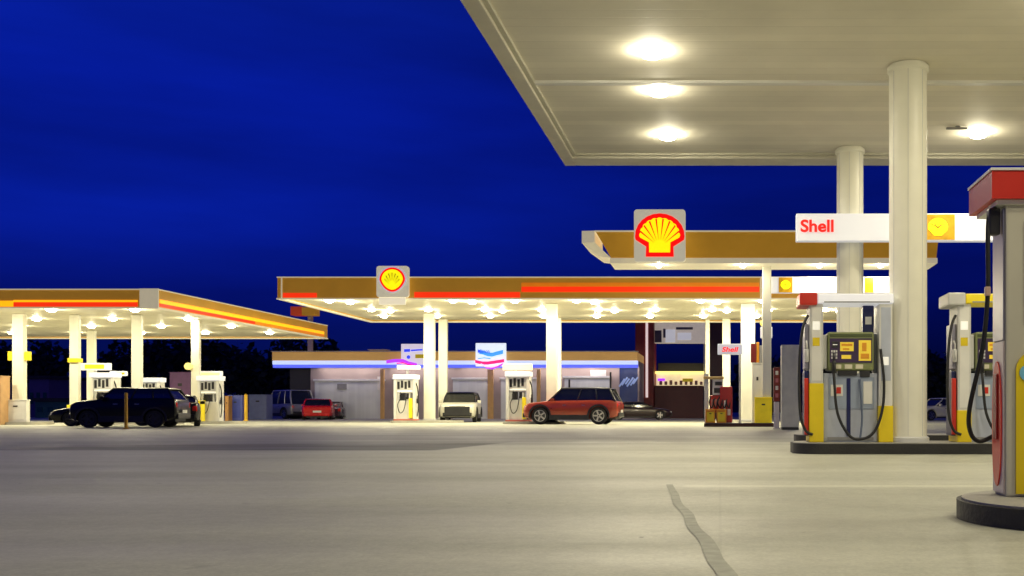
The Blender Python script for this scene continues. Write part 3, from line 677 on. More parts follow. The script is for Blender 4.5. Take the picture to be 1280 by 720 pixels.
# ------------------------------------------------------------------ cars
def car(kind, name, label, L_, W_, H_, paint, loc, rz, wheel_r=.34, group=None, glass=GLASS, roofm=None, rimm=None, cat='car'):
    t = thing(name, label, cat, loc, rz, group)
    hw = W_ / 2
    if kind == 'suv':
        st = [(0, .42, .78, .80), (.02, .30, .90, .90), (.07, .24, .99, .97), (.2, .24, 1.05, 1), (.30, .24, 1.09, 1), (.5, .24, 1.10, 1), (.75, .24, 1.12, 1), (.93, .28, 1.12, .98), (.985, .34, 1.06, .93), (1, .46, .95, .86)]
        gb, gt, zb = (.27, .975), (.41, .90), 1.07
    elif kind == 'pickup':
        st = [(0, .45, .85, .84), (.02, .34, .98, .92), (.07, .28, 1.04, .98), (.2, .28, 1.08, 1), (.30, .28, 1.10, 1), (.5, .28, 1.10, 1), (.75, .28, 1.10, 1), (.95, .3, 1.10, 1), (.995, .36, 1.09, .97), (1, .42, 1.05, .95)]
        gb, gt, zb = (.26, .62), (.36, .58), 1.09
    elif kind == 'low':
        st = [(0, .34, .52, .78), (.03, .22, .64, .90), (.1, .17, .72, .97), (.25, .16, .80, 1), (.4, .16, .84, 1), (.6, .16, .86, 1), (.8, .17, .88, .99), (.95, .2, .86, .93), (1, .34, .76, .84)]
        gb, gt, zb = (.27, .88), (.46, .70), .83
    else:
        st = [(0, .36, .62, .78), (.02, .24, .72, .88), (.08, .18, .80, .97), (.22, .17, .88, 1), (.32, .17, .93, 1), (.5, .17, .95, 1), (.72, .17, .97, 1), (.88, .18, .98, .99), (.97, .24, .93, .92), (1, .38, .82, .84)]
        gb, gt, zb = (.28, .90), (.43, .76), .93
    sx = lambda f: L_ / 2 - f * L_
    secs = []
    for f, b_, tp, wf in st:
        w_ = hw * wf; md = b_ + (tp - b_) * .55
        half = [(w_ * .80, b_), (w_ * .95, b_ + .05), (w_ * .985, b_ + .2 if tp - b_ > .4 else md - .05), (w_, md), (w_ * .975, tp - .10), (w_ * .93, tp - .03), (w_ * .82, tp)]
        ring = [(sx(f), y, z) for y, z in half] + [(sx(f), -y, z) for y, z in reversed(half)]
        secs.append(ring)
    # add subdivision along the length so the sides curve
    fine = []
    for A, B in zip(secs, secs[1:]):
        k = max(1, int(abs(A[0][0] - B[0][0]) / .25))
        for i in range(k):
            tt_ = i / k; fine.append([tuple(a + (b - a) * tt_ for a, b in zip(p, q)) for p, q in zip(A, B)])
    fine.append(secs[-1])
    body = MB().loft(fine).build('body', paint, t, smooth=True)
    wx = (sx(.185), sx(.80 if kind != 'pickup' else .79))
    cut = MB()
    for x in wx:
        for s in (-1, 1): cut.cyl(x, wheel_r, s * (hw - .30), s * (hw + .3), wheel_r + .06, None, 28, 'Y')
    # cylinder helper with axis Y takes (x, z) centre
    co = cut.build('cutter_tmp', paint)
    co.parent = t
    md = body.modifiers.new('arch', 'BOOLEAN'); md.operation = 'DIFFERENCE'; md.object = co; md.solver = 'EXACT'
    bpy.context.view_layer.update()
    dg = bpy.context.evaluated_depsgraph_get()
    me = bpy.data.meshes.new_from_object(body.evaluated_get(dg)); body.modifiers.clear()
    if len(me.polygons) > 20: body.data = me
    try: me.set_sharp_from_angle(angle=R(32))
    except Exception: pass
    me.materials.clear(); me.materials.append(paint)
    bpy.data.objects.remove(co)
    MB().box(sx(.97), sx(.03), -hw + .32, hw - .32, st[4][1] - .02, .5).build('underbody', DARK, t)
    # greenhouse
    zt_ = H_ - .055; b0, b1, t0, t1 = sx(gb[0]), sx(gb[1]), sx(gt[0]), sx(gt[1]); wb, wt = hw * .90, hw * .74
    MB().loft([[(b0, wb * .93, zb), (b0, -wb * .93, zb), (b1, -wb * .93, zb), (b1, wb * .93, zb)],
               [(b0 + (t0 - b0) * .5, wb * .90, zb + (zt_ - zb) * .5), (b0 + (t0 - b0) * .5, -wb * .90, zb + (zt_ - zb) * .5), (b1 + (t1 - b1) * .5, -wb * .90, zb + (zt_ - zb) * .5), (b1 + (t1 - b1) * .5, wb * .90, zb + (zt_ - zb) * .5)],
               [(t0, wt, zt_), (t0, -wt, zt_), (t1, -wt, zt_), (t1, wt, zt_)]]).build('window', glass, t)
    rp = [[(t0 + .10, wt * .98, zt_ - .01), (t0 + .10, -wt * .98, zt_ - .01), (t1 - .08, -wt * .98, zt_ - .01), (t1 - .08, wt * .98, zt_ - .01)],
          [(t0 + .02, wt * .95, zt_ + .03), (t0 + .02, -wt * .95, zt_ + .03), (t1 - .0, -wt * .95, zt_ + .03), (t1 - .0, wt * .95, zt_ + .03)],
          [(t0 - .15, wt * .80, zt_ + .055), (t0 - .15, -wt * .80, zt_ + .055), (t1 + .15, -wt * .80, zt_ + .055), (t1 + .15, wt * .80, zt_ + .055)]]
    MB().loft(rp).build('roof', roofm or paint, t, smooth=True)
    for s in (-1, 1):
        pl = MB()
        mid = lambda f: (b0 + (b1 - b0) * f, t0 + (t1 - t0) * f)
        pl.tube([(b0 + .02, s * wb * .95, zb - .02), (b0 + (t0 - b0) * .5, s * wb * .92, zb + (zt_ - zb) * .5), (t0 + .03, s * wt * 1.0, zt_)], .035, 6, 3)
        pl.tube([(b1, s * wb * .95, zb - .02), (b1 + (t1 - b1) * .5, s * wb * .92, zb + (zt_ - zb) * .5), (t1 - .03, s * wt * 1.0, zt_)], .05, 6, 3)
        for f in ((.42, .72) if kind == 'suv' else (.5,)):
            a, b = mid(f); pl.tube([(a, s * wb * .955, zb - .02), ((a + b) / 2, s * wb * .925, zb + (zt_ - zb) * .5), (b, s * wt * 1.0, zt_)], .03, 6, 3)
        pl.tube([(t0 + .05, s * wt * 1.0, zt_), (t1 - .05, s * wt * 1.0, zt_)], .03, 6, 0)
        pl.build('window_pillar', roofm or paint, t, smooth=True)
    # wheels
    for x in wx:
        for s in (-1, 1):
            wl = bpy.data.objects.new('wheel', None); COL.objects.link(wl); wl.parent = t; wl.location = (x, s * (hw - .13), wheel_r)
            m = MB()
            prof = [(wheel_r * .62, -.10), (wheel_r * .94, -.105), (wheel_r, -.07), (wheel_r, .07), (wheel_r * .94, .105), (wheel_r * .62, .10)]
            rings = [[m.bm.verts.new((r * math.cos(2 * math.pi * i / 28), y, r * math.sin(2 * math.pi * i / 28))) for i in range(28)] for r, y in prof]
            rings.append(rings[0])
            for A, B in zip(rings, rings[1:]):
                for i in range(28): m.bm.faces.new((A[i], A[(i + 1) % 28], B[(i + 1) % 28], B[i]))
            m.build('tyre', TYRE, wl, smooth=True)
            m = MB().cyl(0, 0, -.02, .02, wheel_r * .60, None, 20, 'Y').cyl(0, 0, -.095 if s < 0 else .095, -.0 if s < 0 else .0, wheel_r * .16, None, 12, 'Y')
            m.build('hub', mat('dark_hub', (.05, .05, .05), .5), wl)
            m = MB()
            for i in range(5):
                a = 2 * math.pi * i / 5 + .3
                m.box(-.035, .035, s * .085 - .012, s * .085 + .012, .03, wheel_r * .64, rot=None)
                vs = m.bm.verts[:] ; vs = list(m.bm.verts)[-8:]
                for v in vs: v.co = Matrix.Rotation(a, 3, 'Y') @ v.co
            rr = [(wheel_r * .60, -.01), (wheel_r * .67, -.01), (wheel_r * .67, .012), (wheel_r * .60, .012)]
            rings = [[m.bm.verts.new((r * math.cos(2 * math.pi * i / 24), y + s * .09, r * math.sin(2 * math.pi * i / 24))) for i in range(24)] for r, y in rr]; rings.append(rings[0])
            for A, B in zip(rings, rings[1:]):
                for i in range(24): m.bm.faces.new((A[i], A[(i + 1) % 24], B[(i + 1) % 24], B[i]))
            m.build('rim', rimm or CHROME, wl)
    # front and rear details
    bz = st[2][1]; tz = st[2][2]
    HL = mat('headlamp_glass', (.75, .75, .7), .15); TL = mat('tail_lamp_red', (.5, .01, .01), .2, emit=(1, .03, .02), estr=.15)
    for s in (-1, 1):
        MB().box(sx(.0) - .22, sx(0) - .02, s * hw * .64 - .15, s * hw * .64 + .15, tz - .27, tz - .14, .03).build('headlight', HL, t)
        MB().box(sx(1) + .0, sx(1) + .16, s * hw * .76 - .1, s * hw * .76 + .1, st[-2][2] - .33, st[-2][2] - .1, .03).build('tail_light', TL, t)
        MB().box(b0 - .28, b0 - .14, s * (hw + .06) - .09, s * (hw + .06) + .09, zb - .02, zb + .12, .03).build('mirror', paint, t)
        hd = MB()
        for f in (.46, .66): hd.box(sx(f), sx(f) + .16, s * hw * .985 - .012, s * hw * .985 + .012, zb - .2, zb - .165)
        hd.build('door_handle', CHROME if kind == 'suv' else DARK, t)
    MB().box(sx(0) - .05, sx(0) + .03, -hw * .42, hw * .42, tz - .30, tz - .13, .015).build('grille', DARK, t)
    MB().box(sx(0) - .1, sx(0) + .045, -hw * .78, hw * .78, bz + .07, bz + .28, .04).build('bumper', DARK if kind in ('suv', 'pickup') else paint, t)
    MB().box(sx(1) - .045, sx(1) + .12, -hw * .78, hw * .78, bz + .08, bz + .30, .04).build('bumper', DARK if kind in ('suv', 'pickup') else paint, t)
    MB().box(sx(1) - .052, sx(1) - .046, -.26, .26, bz + .30, bz + .43, .002).build('number_plate', WHITE, t)
    sl = MB()
    top_ = .20 if kind == 'suv' else .07
    for s in (-1, 1): sl.box(sx(.70), sx(.28), s * hw * .975 - .03, s * hw * .975 + .03, bz - .03, bz + top_, .015)
    if kind == 'suv':
        for x in wx:
            for s in (-1, 1):
                fl = MB(); r0, r1 = wheel_r + .055, wheel_r + .125
                arc = [(x + r1 * math.cos(R(a)), wheel_r + r1 * math.sin(R(a))) for a in range(-12, 193, 12)] + [(x + r0 * math.cos(R(a)), wheel_r + r0 * math.sin(R(a))) for a in range(192, -13, -12)]
                fl.prism(arc, s * (hw - .03), s * (hw + .02), 'Y').build('wheel_arch', DARK, t)
    sl.build('side_skirt', DARK, t)
    if kind == 'pickup':
        MB().box(sx(.97), sx(.64), -hw * .80, hw * .80, 1.09, 1.115).build('bed_cover', DARK, t)
    return t

DRIM = mat('dark_rim', (.05, .05, .05), .4, metal=.3)
P_OR = mat('burnt_orange_paint', (.33, .042, .013), .3, metal=.15, coat=.7, var=.05)
P_BK = mat('black_paint', (.004, .004, .004), .3, coat=.12, spec=.3)
P_BK2 = mat('charcoal_paint', (.012, .012, .014), .3, coat=.3, spec=.4)
P_RD = mat('bright_red_paint', (.62, .012, .01), .25, coat=.6, var=.05)
P_SV = mat('silver_paint', (.42, .42, .48), .3, metal=.5, coat=.5)
P_WH = mat('cream_white_paint', (.62, .60, .50), .3, coat=.5, var=.05)
P_DK = mat('dark_brown_paint', (.03, .012, .010), .3, coat=.5)

D = 48.0
suv = car('suv', 'parked_car', 'burnt orange off-roader with a tall black roof rack, side-on by a white pump', 4.4, 1.88, 1.70, P_OR, (PX(716, D), D + .4, 0), R(180 - 4), .40, roofm=mat('black_roof_paint', (.012, .012, .012), .3, coat=.3), rimm=mat('satin_alloy', (.62, .60, .56), .4, metal=.35))
rk = MB()
rk.box(-1.75, .25, -.62, .62, 1.62, 1.67, .01)
for x, h in ((-1.72, 2.42), (.22, 2.08)): 
    rk.box(x - .04, x + .04, -.03, .03, 1.6, h, .005)
rk.build('roof_rack', DARK, suv)

# black hatchback with the yellow bollard in front of it
car('suv', 'parked_car', 'black hatchback parked side-on behind the thin yellow bollard', 3.75, 1.82, 1.52, P_BK, (PX(143, 38.8), 39.9, 0), R(180 + 10), .33, rimm=DRIM)
d2 = car('sedan', 'parked_car', 'black car seen past the tail of the black hatchback, grey panel on its rear', 3.9, 1.75, 1.28, P_BK, (PX(199, 42), 43.4, 0), R(116), .31)
MB().box(-2.02, -1.99, -.52, .42, .34, .78, .01).build('rear_panel', mat('dull_grey_panel', (.26, .24, .19), .5), d2)
car('low', 'parked_car', 'low black sports car with its nose under the left canopy beside the hatchback', 4.1, 1.75, 1.05, P_BK, (PX(118, 42.5), 43.6, 0), R(180 + 24), .30, rimm=DRIM)

car('sedan', 'parked_car', 'bright red car seen from behind beside the silver wagon', 4.0, 2.0, 1.42, P_RD, (PX(384, 69), 71, 0), R(108), .34)
car('suv', 'parked_car', 'tall silver-roofed wagon left of the bright red car', 4.9, 2.0, 2.1, mat('dim_silver_paint', (.22, .22, .26), .35, metal=.3, coat=.3), (PX(351, 75), 76, 0), R(140), .38, roofm=P_SV)
car('low', 'parked_car', 'dark car with pinkish highlights tucked against the right of the bright red car', 4.0, 1.8, 1.28, mat('plum_paint', (.06, .02, .03), .25, coat=.6), (PX(402, 74), 76, 0), R(104), .33)
wc = car('suv', 'parked_car', 'cream off-roader facing the forecourt beside the paired columns', 4.1, 1.95, 1.66, P_WH, (PX(568, 56), 57.5, 0), R(-82), .36, roofm=P_BK2)
MB().box(2.05, 2.14, -.66, .66, .36, .84, .03).build('wide_grille', DARK, wc)
car('low', 'parked_car', 'low dark car with brown bonnet in front of the maroon building', 4.3, 1.8, 1.22, P_DK, (PX(797, 68), 69, 0), R(6), .32)
car('sedan', 'parked_car', 'pale saloon far away between the thick column and the yellow-topped pump', 4.3, 1.8, 1.42, P_WH, (PX(1176, 66), 66, 0), R(205), .33)

# ------------------------------------------------------------------ far pumps and islands
def far_island(u0, u1, D, dep, label, h=.12):
    t = thing('pump_island', label, 'kerb island')
    MB().prism(rrect(PX(u0, D), PX(u1, D), D, D + dep, .3), 0.002, h - .011, 'Z').build('kerb', mat('pale_kerb', (.45, .43, .36), .7), t)
    MB().prism(rrect(PX(u0, D) + .04, PX(u1, D) - .04, D + .04, D + dep - .04, .27), h - .010, h, 'Z').build('paving', KTOP, t)
far_island(486, 566, 53.0, 2.6, 'low pale island under the paired columns')
far_island(627, 702, 48.6, 1.6, 'low pale island beneath the orange off-roader and the single column')
far_island(2, 40, 46.2, 1.8, 'low pale island at the far left column')
far_island(86, 205, 46.6, 2.0, 'low pale island behind the black hatchback')
far_island(236, 290, 49.2, 1.8, 'low pale island at the right column of the left canopy')
far_island(538, 572, 57.3, 1.4, 'low pale island under the rear column of the middle canopy')
far_island(890, 925, 56.8, 1.6, 'low pale island at the rear right of the middle canopy')
far_island(96, 140, 56.2, 1.8, 'low pale island at the rear of the left canopy')

white_dispenser('white pump with yellow hose guard left of the paired columns', (PX(509, 53.6), 53.7, .12), 1.0)
white_dispenser('white pump with yellow hose guard at the nose of the orange off-roader', (PX(650, 49.3), 49.4, .12), 1.0)
white_dispenser('white pump beside the yellow bin at the right column of the left canopy', (PX(264, 50), 50.1, .12), .92, yellow=False, red=False)
white_dispenser('white pump half hidden behind the roof of the black hatchback', (PX(132, 48), 48.1, .12), .96, yellow=False)
white_dispenser('white pump seen just right of the column behind the black hatchback', (PX(190, 48), 48.1, .12), .86, yellow=False, red=False)
def small_sign(label, u0, u1, v0, v1, D, m=SIGNW, bar=None, th=.15, post=True, bm_=YEL_GLOW, zb=.12):
    t = thing('sign_board', label, 'sign', (PX((u0 + u1) / 2, D), D, 0)); hw = (u1 - u0) * D / F / 2
    MB().box(-hw, hw, -th, 0, PZ(v1, D), PZ(v0, D), .03).build('panel', m, t)
    if post: MB().box(-hw * .25, -hw * .25 + .1, .01, .11, zb, PZ(v0, D) - .05).build('post', GREYW, t)
    if bar: MB().box(hw * (2 * bar[0] - 1), hw * (2 * bar[1] - 1), -th - .012, -th - .001, PZ(v1, D) + .07, PZ(v0, D) - .07).build('stripe', bm_, t)
    return t
small_sign('white board with orange stripe on the left canopy, above the black hatchback', 103, 140, 454, 463, 48.9, bar=(.15, .8), bm_=STR_Y)
small_sign('small white board with yellow stripe next to the orange-striped one', 139, 160, 464, 470, 49.0, bar=(.1, .9))
small_sign('yellow-striped board on the right column of the left canopy', 247, 279, 464, 471, 50.9, bar=(.08, .92), bm_=mat('yellow_cream_lit', (.8, .7, .3), .4, emit=(1, .85, .3), estr=.7))
small_sign('thin white board over the pump left of the paired columns', 497, 526, 457, 462, 54.3)
small_sign('cream oval-ended board over the pump by the orange off-roader', 629, 666, 455, 463, 50.0, m=mat('cream_lit', (.8, .7, .45), .4, emit=(1, .8, .45), estr=.5))

def bollard(u, v0, v1, label, m=YEL, D=None, r=.055):
    D = D or CH * F / (v1 - V0)
    t = thing('bollard', label, 'bollard', (PX(u, D), D, 0), 0, 'yellow bollards')
    h = PZ(v0, D)
    MB().lathe(0, 0, [(r, 0.001), (r, h - .03), (r * .6, h)], 16).build('post', m, t, smooth=True)
    MB().lathe(0, 0, [(r + .05, 0.001), (r + .05, .03), (r + .002, .05)], 16).build('base', m, t, smooth=True)
bollard(157.5, 491, 536, 'thin orange-yellow bollard standing before the black hatchback', ORANGE and mat('amber_post', (.8, .42, .02), .4))
bollard(307.5, 493, 524, 'yellow bollard between the blue bin and the silver-roofed wagon', mat('amber_post2', (.7, .42, .02), .4), 62, .1)

def crate(name, label, cat, u0, u1, v0, v1, D, m, dep=.6, lid=None, zb=0.0, trim=None, group=None):
    t = thing(name, label, cat, (PX((u0 + u1) / 2, D), D, zb), 0, group); hw = (u1 - u0) * D / F / 2; h = PZ(v0, D) - zb
    MB().box(-hw, hw, 0, dep, 0, h, .025).build('body', m, t)
    MB().box(-hw - .015, hw + .015, -.015, dep + .015, h + .001, h + .05, .015).build('lid', lid or m, t)
    MB().box(-hw * .7, hw * .7, -.012, -.001, h * .12, h * .86, .004).build('front_panel', trim or m, t)
    MB().box(-hw * .2, hw * .2, -.03, -.013, h * .72, h * .78, .005).build('handle', DARK, t)
    return t
DB = mat('blue_bin', (.06, .08, .34), .45); BG = mat('blue_grey_steel', (.16, .19, .36), .45)
crate('recycling_bin', 'blue bin with brown side left of the second bollard', 'bin', 285, 303, 495, 521, 63, DB, .8, trim=mat('darker_blue', (.03, .05, .3), .4))
crate('storage_box', 'blue-grey storage box between the bollard and the silver-roofed wagon', 'box', 311, 333, 494, 520, 72, BG, 1.0)
crate('parcel', 'brown carton against the left of the blue bin', 'box', 281, 285.5, 496, 520, 62.5, mat('brown_card', (.4, .2, .06), .6), .6)
crate('waste_bin', 'yellow bin in front of the right column of the left canopy', 'bin', 240, 252, 502, 522, 49.4, YEL_GLOW, .35, zb=.12)
crate('service_box', 'white waist-high box at the left edge beside the widest column', 'box', 6, 33, 501, 526, 46.5, WHITE, .25, zb=.12)
crate('vending_cabinet', 'tan cabinet cut by the left edge of the photograph', 'cabinet', -16, 1, 471, 524, 46.0, mat('tan_cabinet', (.55, .33, .15), .5), .6, trim=mat('orange_tan', (.6, .25, .1), .5))
PUR = mat('purple_kiosk', (.15, .06, .17), .5); PNK = mat('pink_poster', (.5, .15, .2), .5)
k = crate('kiosk', 'dim purple kiosk with pink poster behind the parked black cars', 'kiosk', 212, 238, 466, 516, 66, PUR, 1.5)
MB().box(-.75, .1, -.03, -.016, 1.0, 1.9, .01).build('poster', PNK, k)
MB().box(-.5, -.35, -.04, -.031, 1.2, 1.7).box(-.2, -.02, -.04, -.031, 1.3, 1.6).build('poster_print', mat('pale_print', (.7, .4, .42), .5), k)

# ------------------------------------------------------------------ island with goods (mid right)
D = 41.0
t = thing('pump_island', 'dark-edged island crowded with red goods, orange boxes and a yellow bin', 'kerb island')
MB().prism(rrect(PX(880, D), PX(968, D), D, D + 2.0, .08), 0.002, .135, 'Z').build('kerb', mat('dark_red_kerb', (.05, .015, .012), .6), t)
MB().prism(rrect(PX(880, D) + .05, PX(968, D) - .05, D + .05, D + 1.95, .06), .136, .15, 'Z').build('paving', KTOP, t)
for i, (a, b) in enumerate(((882, 894), (895.5, 908))):
    crate('orange_box', ('left' if i == 0 else 'right') + ' one of two orange boxes below the red goods on the dark-edged island', 'box', a, b, 513, 530, D + .15, ORANGE, .35, zb=.15, lid=ORANGE, group='orange boxes on the dark-edged island', trim=YEL)
crate('waste_bin', 'tall yellow bin on the right end of the dark-edged island', 'bin', 943.5, 965, 498, 530, D + .1, YEL_GLOW, .5, zb=.15)
# red dispenser rack
t = thing('fuel_dispenser', 'red pump crowded with hoses behind the two orange boxes', 'fuel pump', (PX(900, D + .8), D + .8, .15))
hw = .36
MB().box(-.62, -.46, -.05, .3, 0, PZ(466, D) - .15, .02).build('post', GREYW, t)
MB().box(-.42, .2, 0, .4, .4, 1.1, .03).build('cabinet', RED, t)
MB().box(.0, .5, -.12, .25, 0, 1.45, .05).build('side_cabinet', mat('deep_red', (.4, .02, .02), .4), t)
MB().box(-.30, .12, -.02, .35, 1.12, 1.75, .02).build('display_head', WHITE, t)
MB().box(-.24, .05, -.035, -.021, 1.2, 1.4).box(-.2, .08, -.035, -.021, 1.5, 1.65).build('screen', DARK, t)
MB().box(-.66, .16, -.1, .4, 1.76, 1.86, .02).build('top_beam', mat('tan_trim', (.6, .4, .15), .5), t)
mb = MB()
for i in range(5):
    x = -.36 + i * .17; mb.tube([(x, -.06, 1.05 - .05 * (i % 2)), (x - .07, -.16, .8), (x + .04, -.17, .6), (x + .1, -.06, .95)], .025, 6, 4)
mb.build('hose', RUBBER, t, smooth=True)
mb = MB()
for i in range(4): mb.box(-.36 + i * .15, -.27 + i * .15, -.03, -.001, .55 + .06 * (i % 2), .95, .01)
mb.build('label_panel', mat('pale_red_print', (.75, .3, .25), .5), t)
MB().box(.16, .22, -.14, -.121, .2, .9).box(.3, .42, -.14, -.121, .3, .55).build('white_stripe', WHITE, t)
# white slim cabinets flanking the column
crate('service_cabinet', 'tall white cabinet between the wide column and the grey post', 'cabinet', 940.5, 953, 455, 497, D + .9, WHITE, .4, zb=.15)
small_sign('white sign with red lettering left of the wide column', 897, 928, 430, 443.5, D + .3, post=False)
sg = thing('sign_bracket', 'slim bracket post holding the red-lettered white sign', 'post', (PX(925, D + .3), D + .5, .15))
MB().box(-.04, .04, -.04, .04, 0, PZ(430, D) - .3, .01).build('post', WHITE, sg)
rl = thing('red_lettering', 'red wordmark on the white sign left of the wide column', 'lettering', (PX(912, D + .1), D + .14, PZ(436.8, D)))
text_mesh('lettering', 'Shell', .26, EM_R, rl, (0, 0, 0), .008, .012, .2, .66)
text_box = small_sign('little white box sign topped by a yellow lamp on the grey post', 950.5, 965, 409, 423, D + .75, post=False, th=.25)
MB().box(-.12, .12, -.262, -.2505, PZ(421, D), PZ(419, D)).build('print', DARK, text_box)
ll = thing('round_lamp', 'small yellow globe lamp above the little white box sign', 'lamp', (PX(957, D), D + .65, PZ(409, D) + .05))
MB().lathe(0, 0, [(.03, -.03), (.05, 0.02), (.16, .06), (.2, .15), (.15, .26), (.04, .3)], 18).build('globe', mat('yellow_globe', (.8, .7, .2), .3, emit=(1, .85, .15), estr=.8), ll, smooth=True)
hb = thing('display_stand', 'maroon, orange and grey display stand on top of the white cabinet', 'display stand', (PX(949, D + 1.1), D + 1.1, PZ(454, D + 1.1)))
MB().box(-.34, -.12, 0, .2, 0.03, .8, .04).build('maroon_panel', MAROON2, hb)
MB().box(-.11, .0, 0, .2, 0.03, .85, .02).build('orange_panel', ORANGE, hb)
MB().box(.01, .3, 0, .2, 0.03, .72, .02).build('grey_panel', GREY, hb)
# slim leaflet dispenser and grey locker
D = 36.0
t = thing('leaflet_stand', 'slim lilac and dark red stand squeezed beside the tall grey locker', 'stand', (PX(971, D), D, 0))
MB().box(-.09, .09, 0, .3, 0.05, .95, .02).build('base_panel', mat('pale_lilac', (.6, .55, .62), .45), t)
MB().box(-.11, .11, -.02, .3, .96, 2.15, .04).build('panel', MAROON2, t)
for i in range(4): MB().box(-.05, .05, -.035, -.021, 1.1 + i * .26, 1.24 + i * .26, .01).build('leaflet', WHITE if i % 2 else PNK, t)
MB().box(-.13, .13, -.05, .35, .002, .05, .01).build('foot', WHITE, t)
D = 34.8
t = thing('grey_locker', 'tall plain beige-grey locker left of the red-capped pump', 'locker', (PX(988, D), D, 0))
w2 = (999 - 977) * D / F / 2
MB().box(-w2, w2, 0, .6, .09, PZ(431, D), .02).build('body', mat('pale_locker', (.78, .77, .62), .5), t)
MB().box(-w2 + .01, w2 - .01, .02, .58, 0.001, .088).build('plinth', DARK, t)
MB().box(-w2 + .04, w2 - .04, -.008, -.001, .18, PZ(431, D) - .1, .003).build('door', mat('beige_grey_door', (.76, .75, .60), .45), t)

# ------------------------------------------------------------------ main building
D = 75.0; bx0, bx1 = PX(340, D), PX(797, D)
b = thing('shop_building', 'long low building with blue light strip, orange pillars and pale roller doors', 'building')
WALL = mat('pinkish_render', (.42, .34, .31), .7, var=.12, scale=.8, bump=.2)
zr = PZ(440, D)
MB().box(PX(378, D), bx1, D + 1.5, D + 14, 0, zr - .6).build('wall', WALL, b)
MB().box(bx0 + .5, PX(378, D) - .01, D + 1.9, D + 14, 0, zr - .62).build('dark_wing', mat('unlit_dark_wall', (.03, .03, .035), .7), b)  # unlit look is put into this near-black wall colour
MB().box(bx0, bx1, D, D + 14.3, PZ(450.5, D), zr, .03).build('roof', mat('building_fascia_gold', (.62, .40, .14), .5, emit=(1.0, .52, .12), estr=.2, var=.2, scale=.4), b)  # fascia colour carries a slight painted glow, though it is no lamp
MB().box(bx0 - .05, bx1 + .05, D - .06, D + .3, zr + .003, zr + .07).build('roof_edge', FASWHITE, b)
MB().box(bx0, bx1, D + .05, D + .5, PZ(455.5, D), PZ(450.8, D), .02).build('light_strip', LED, b)
MB().box(bx0, bx1, D + .12, D + .6, PZ(459.5, D), PZ(455.6, D), .02).build('light_strip', LEDB, b)
MB().box(bx0 + .1, bx1 - .1, D + .61, D + 1.49, PZ(457, D), PZ(453, D)).build('eaves_soffit', GREYW, b)
for u, wpx in ((478.5, 4.5), (613.5, 7), (673.5, 4.5)):
    x = PX(u, D + .9); ww = wpx * D / F / 2
    MB().box(x - ww, x + ww, D + .7, D + .95, 0, PZ(461, D), .03).build('pillar', mat('orange_cream_pillar', (.72, .42, .14), .5), b)
SH = plank_mat('roller_door', (.72, .75, .72), 'X', .22, .5, .8)
for u0, u1, v0 in ((384, 472, 476), (484, 512, 474), (560, 606, 474), (621, 668, 474), (702, 760, 472)):
    d = MB().box(PX(u0, D), PX(u1, D), D + 1.38, D + 1.49, 0.01, PZ(v0, D)).build('roller_door', SH, b)
    MB().box(PX(u0, D) - .1, PX(u1, D) + .1, D + 1.3, D + 1.49, PZ(v0, D) + .003, PZ(v0, D) + .16, .02).build('lintel', GREYW, d)
for u0, u1, v0, v1 in ((413, 425, 479, 486), (464, 469, 470, 487), (735, 755, 462, 470)):
    MB().box(PX(u0, D), PX(u1, D), D + 1.33, D + 1.375, PZ(v1, D), PZ(v0, D), .01).build('vent', mat('pale_vent', (.25, .25, .25), .5) if u0 == 413 else WHITE, b)
bwin = MB().box(PX(772, D), PX(795, D), D + 1.44, D + 1.49, .3, PZ(459, D)).build('window', mat('blue_window', (.02, .03, .09), .12, emit=(.02, .05, .2), estr=.15), b)
mb = MB()
for i in range(6): mb.box(PX(774, D) + i * .2, PX(774, D) + .12 + i * .2, D + 1.42, D + 1.438, 2.3 + .1 * (i % 3), 3.0 + .12 * (i % 2), rot=Matrix.Rotation(R(35), 3, 'Y'))
mb.build('window_graphic', mat('pale_blue_print', (.3, .42, .7), .4, emit=(.3, .45, .9), estr=.1), bwin)
# roof light
rv = thing('roof_vent', 'small pale vent box on the roof of the long low building', 'vent', (PX(451, D), D + 4, zr))
MB().box(-.6, .6, -.4, .4, 0, .35, .03).build('vent_box', GREYW, rv); MB().box(-.7, .7, -.5, .5, .351, .4, .01).build('vent_cap', WHITE, rv)
# lights under the eaves (the blue-white strip lights the wall)
for u in (430, 520, 610, 700, 770):
    ld = bpy.data.lights.new('strip_glow', 'AREA'); ld.shape = 'RECTANGLE'; ld.size = 4.6; ld.size_y = .25; ld.energy = 34; ld.color = (1.0, .86, .82)
    lo = bpy.data.objects.new('strip_glow', ld); COL.objects.link(lo); lo.parent = b; lo.location = (PX(u, D), D + 1.0, PZ(457, D) - .03); lo.rotation_euler = (R(12), 0, 0)
# wall signs on the building
SKYB = mat('sky_blue_sign', (.1, .35, .8), .4, emit=(.04, .30, .95), estr=.9)
ROYAL = mat('royal_blue_sign', (.03, .06, .6), .4, emit=(.02, .05, .9), estr=.8)
PALEW = mat('bright_white_sign', (.8, .85, .95), .4, emit=(.78, .88, 1.0), estr=.75)
MAG = mat('magenta_neon', (.8, .02, .2), .4, emit=(1.0, .01, .16), estr=1.0)
VIO = mat('violet_neon', (.4, .05, .6), .4, emit=(.42, .03, .9), estr=1.0)
PINKW = mat('pink_white_neon', (.9, .6, .8), .4, emit=(1.0, .62, .85), estr=1.0)
def ribbon(pts, w_):
    top = [(x, z + w_ / 2) for x, z in pts]; bot = [(x, z - w_ / 2) for x, z in reversed(pts)]
    return top + bot
Ds = D - .1
t = thing('chevron_sign', 'glowing white sign with wavy blue band over red and violet swoosh', 'sign', (PX(614, Ds), Ds, PZ(458, Ds)))
q = Ds / F; W2 = 19 * q; Hs = 29 * q
MB().box(-W2, W2, -.15, 0, 0, Hs, .04).build('panel', PALEW, t)
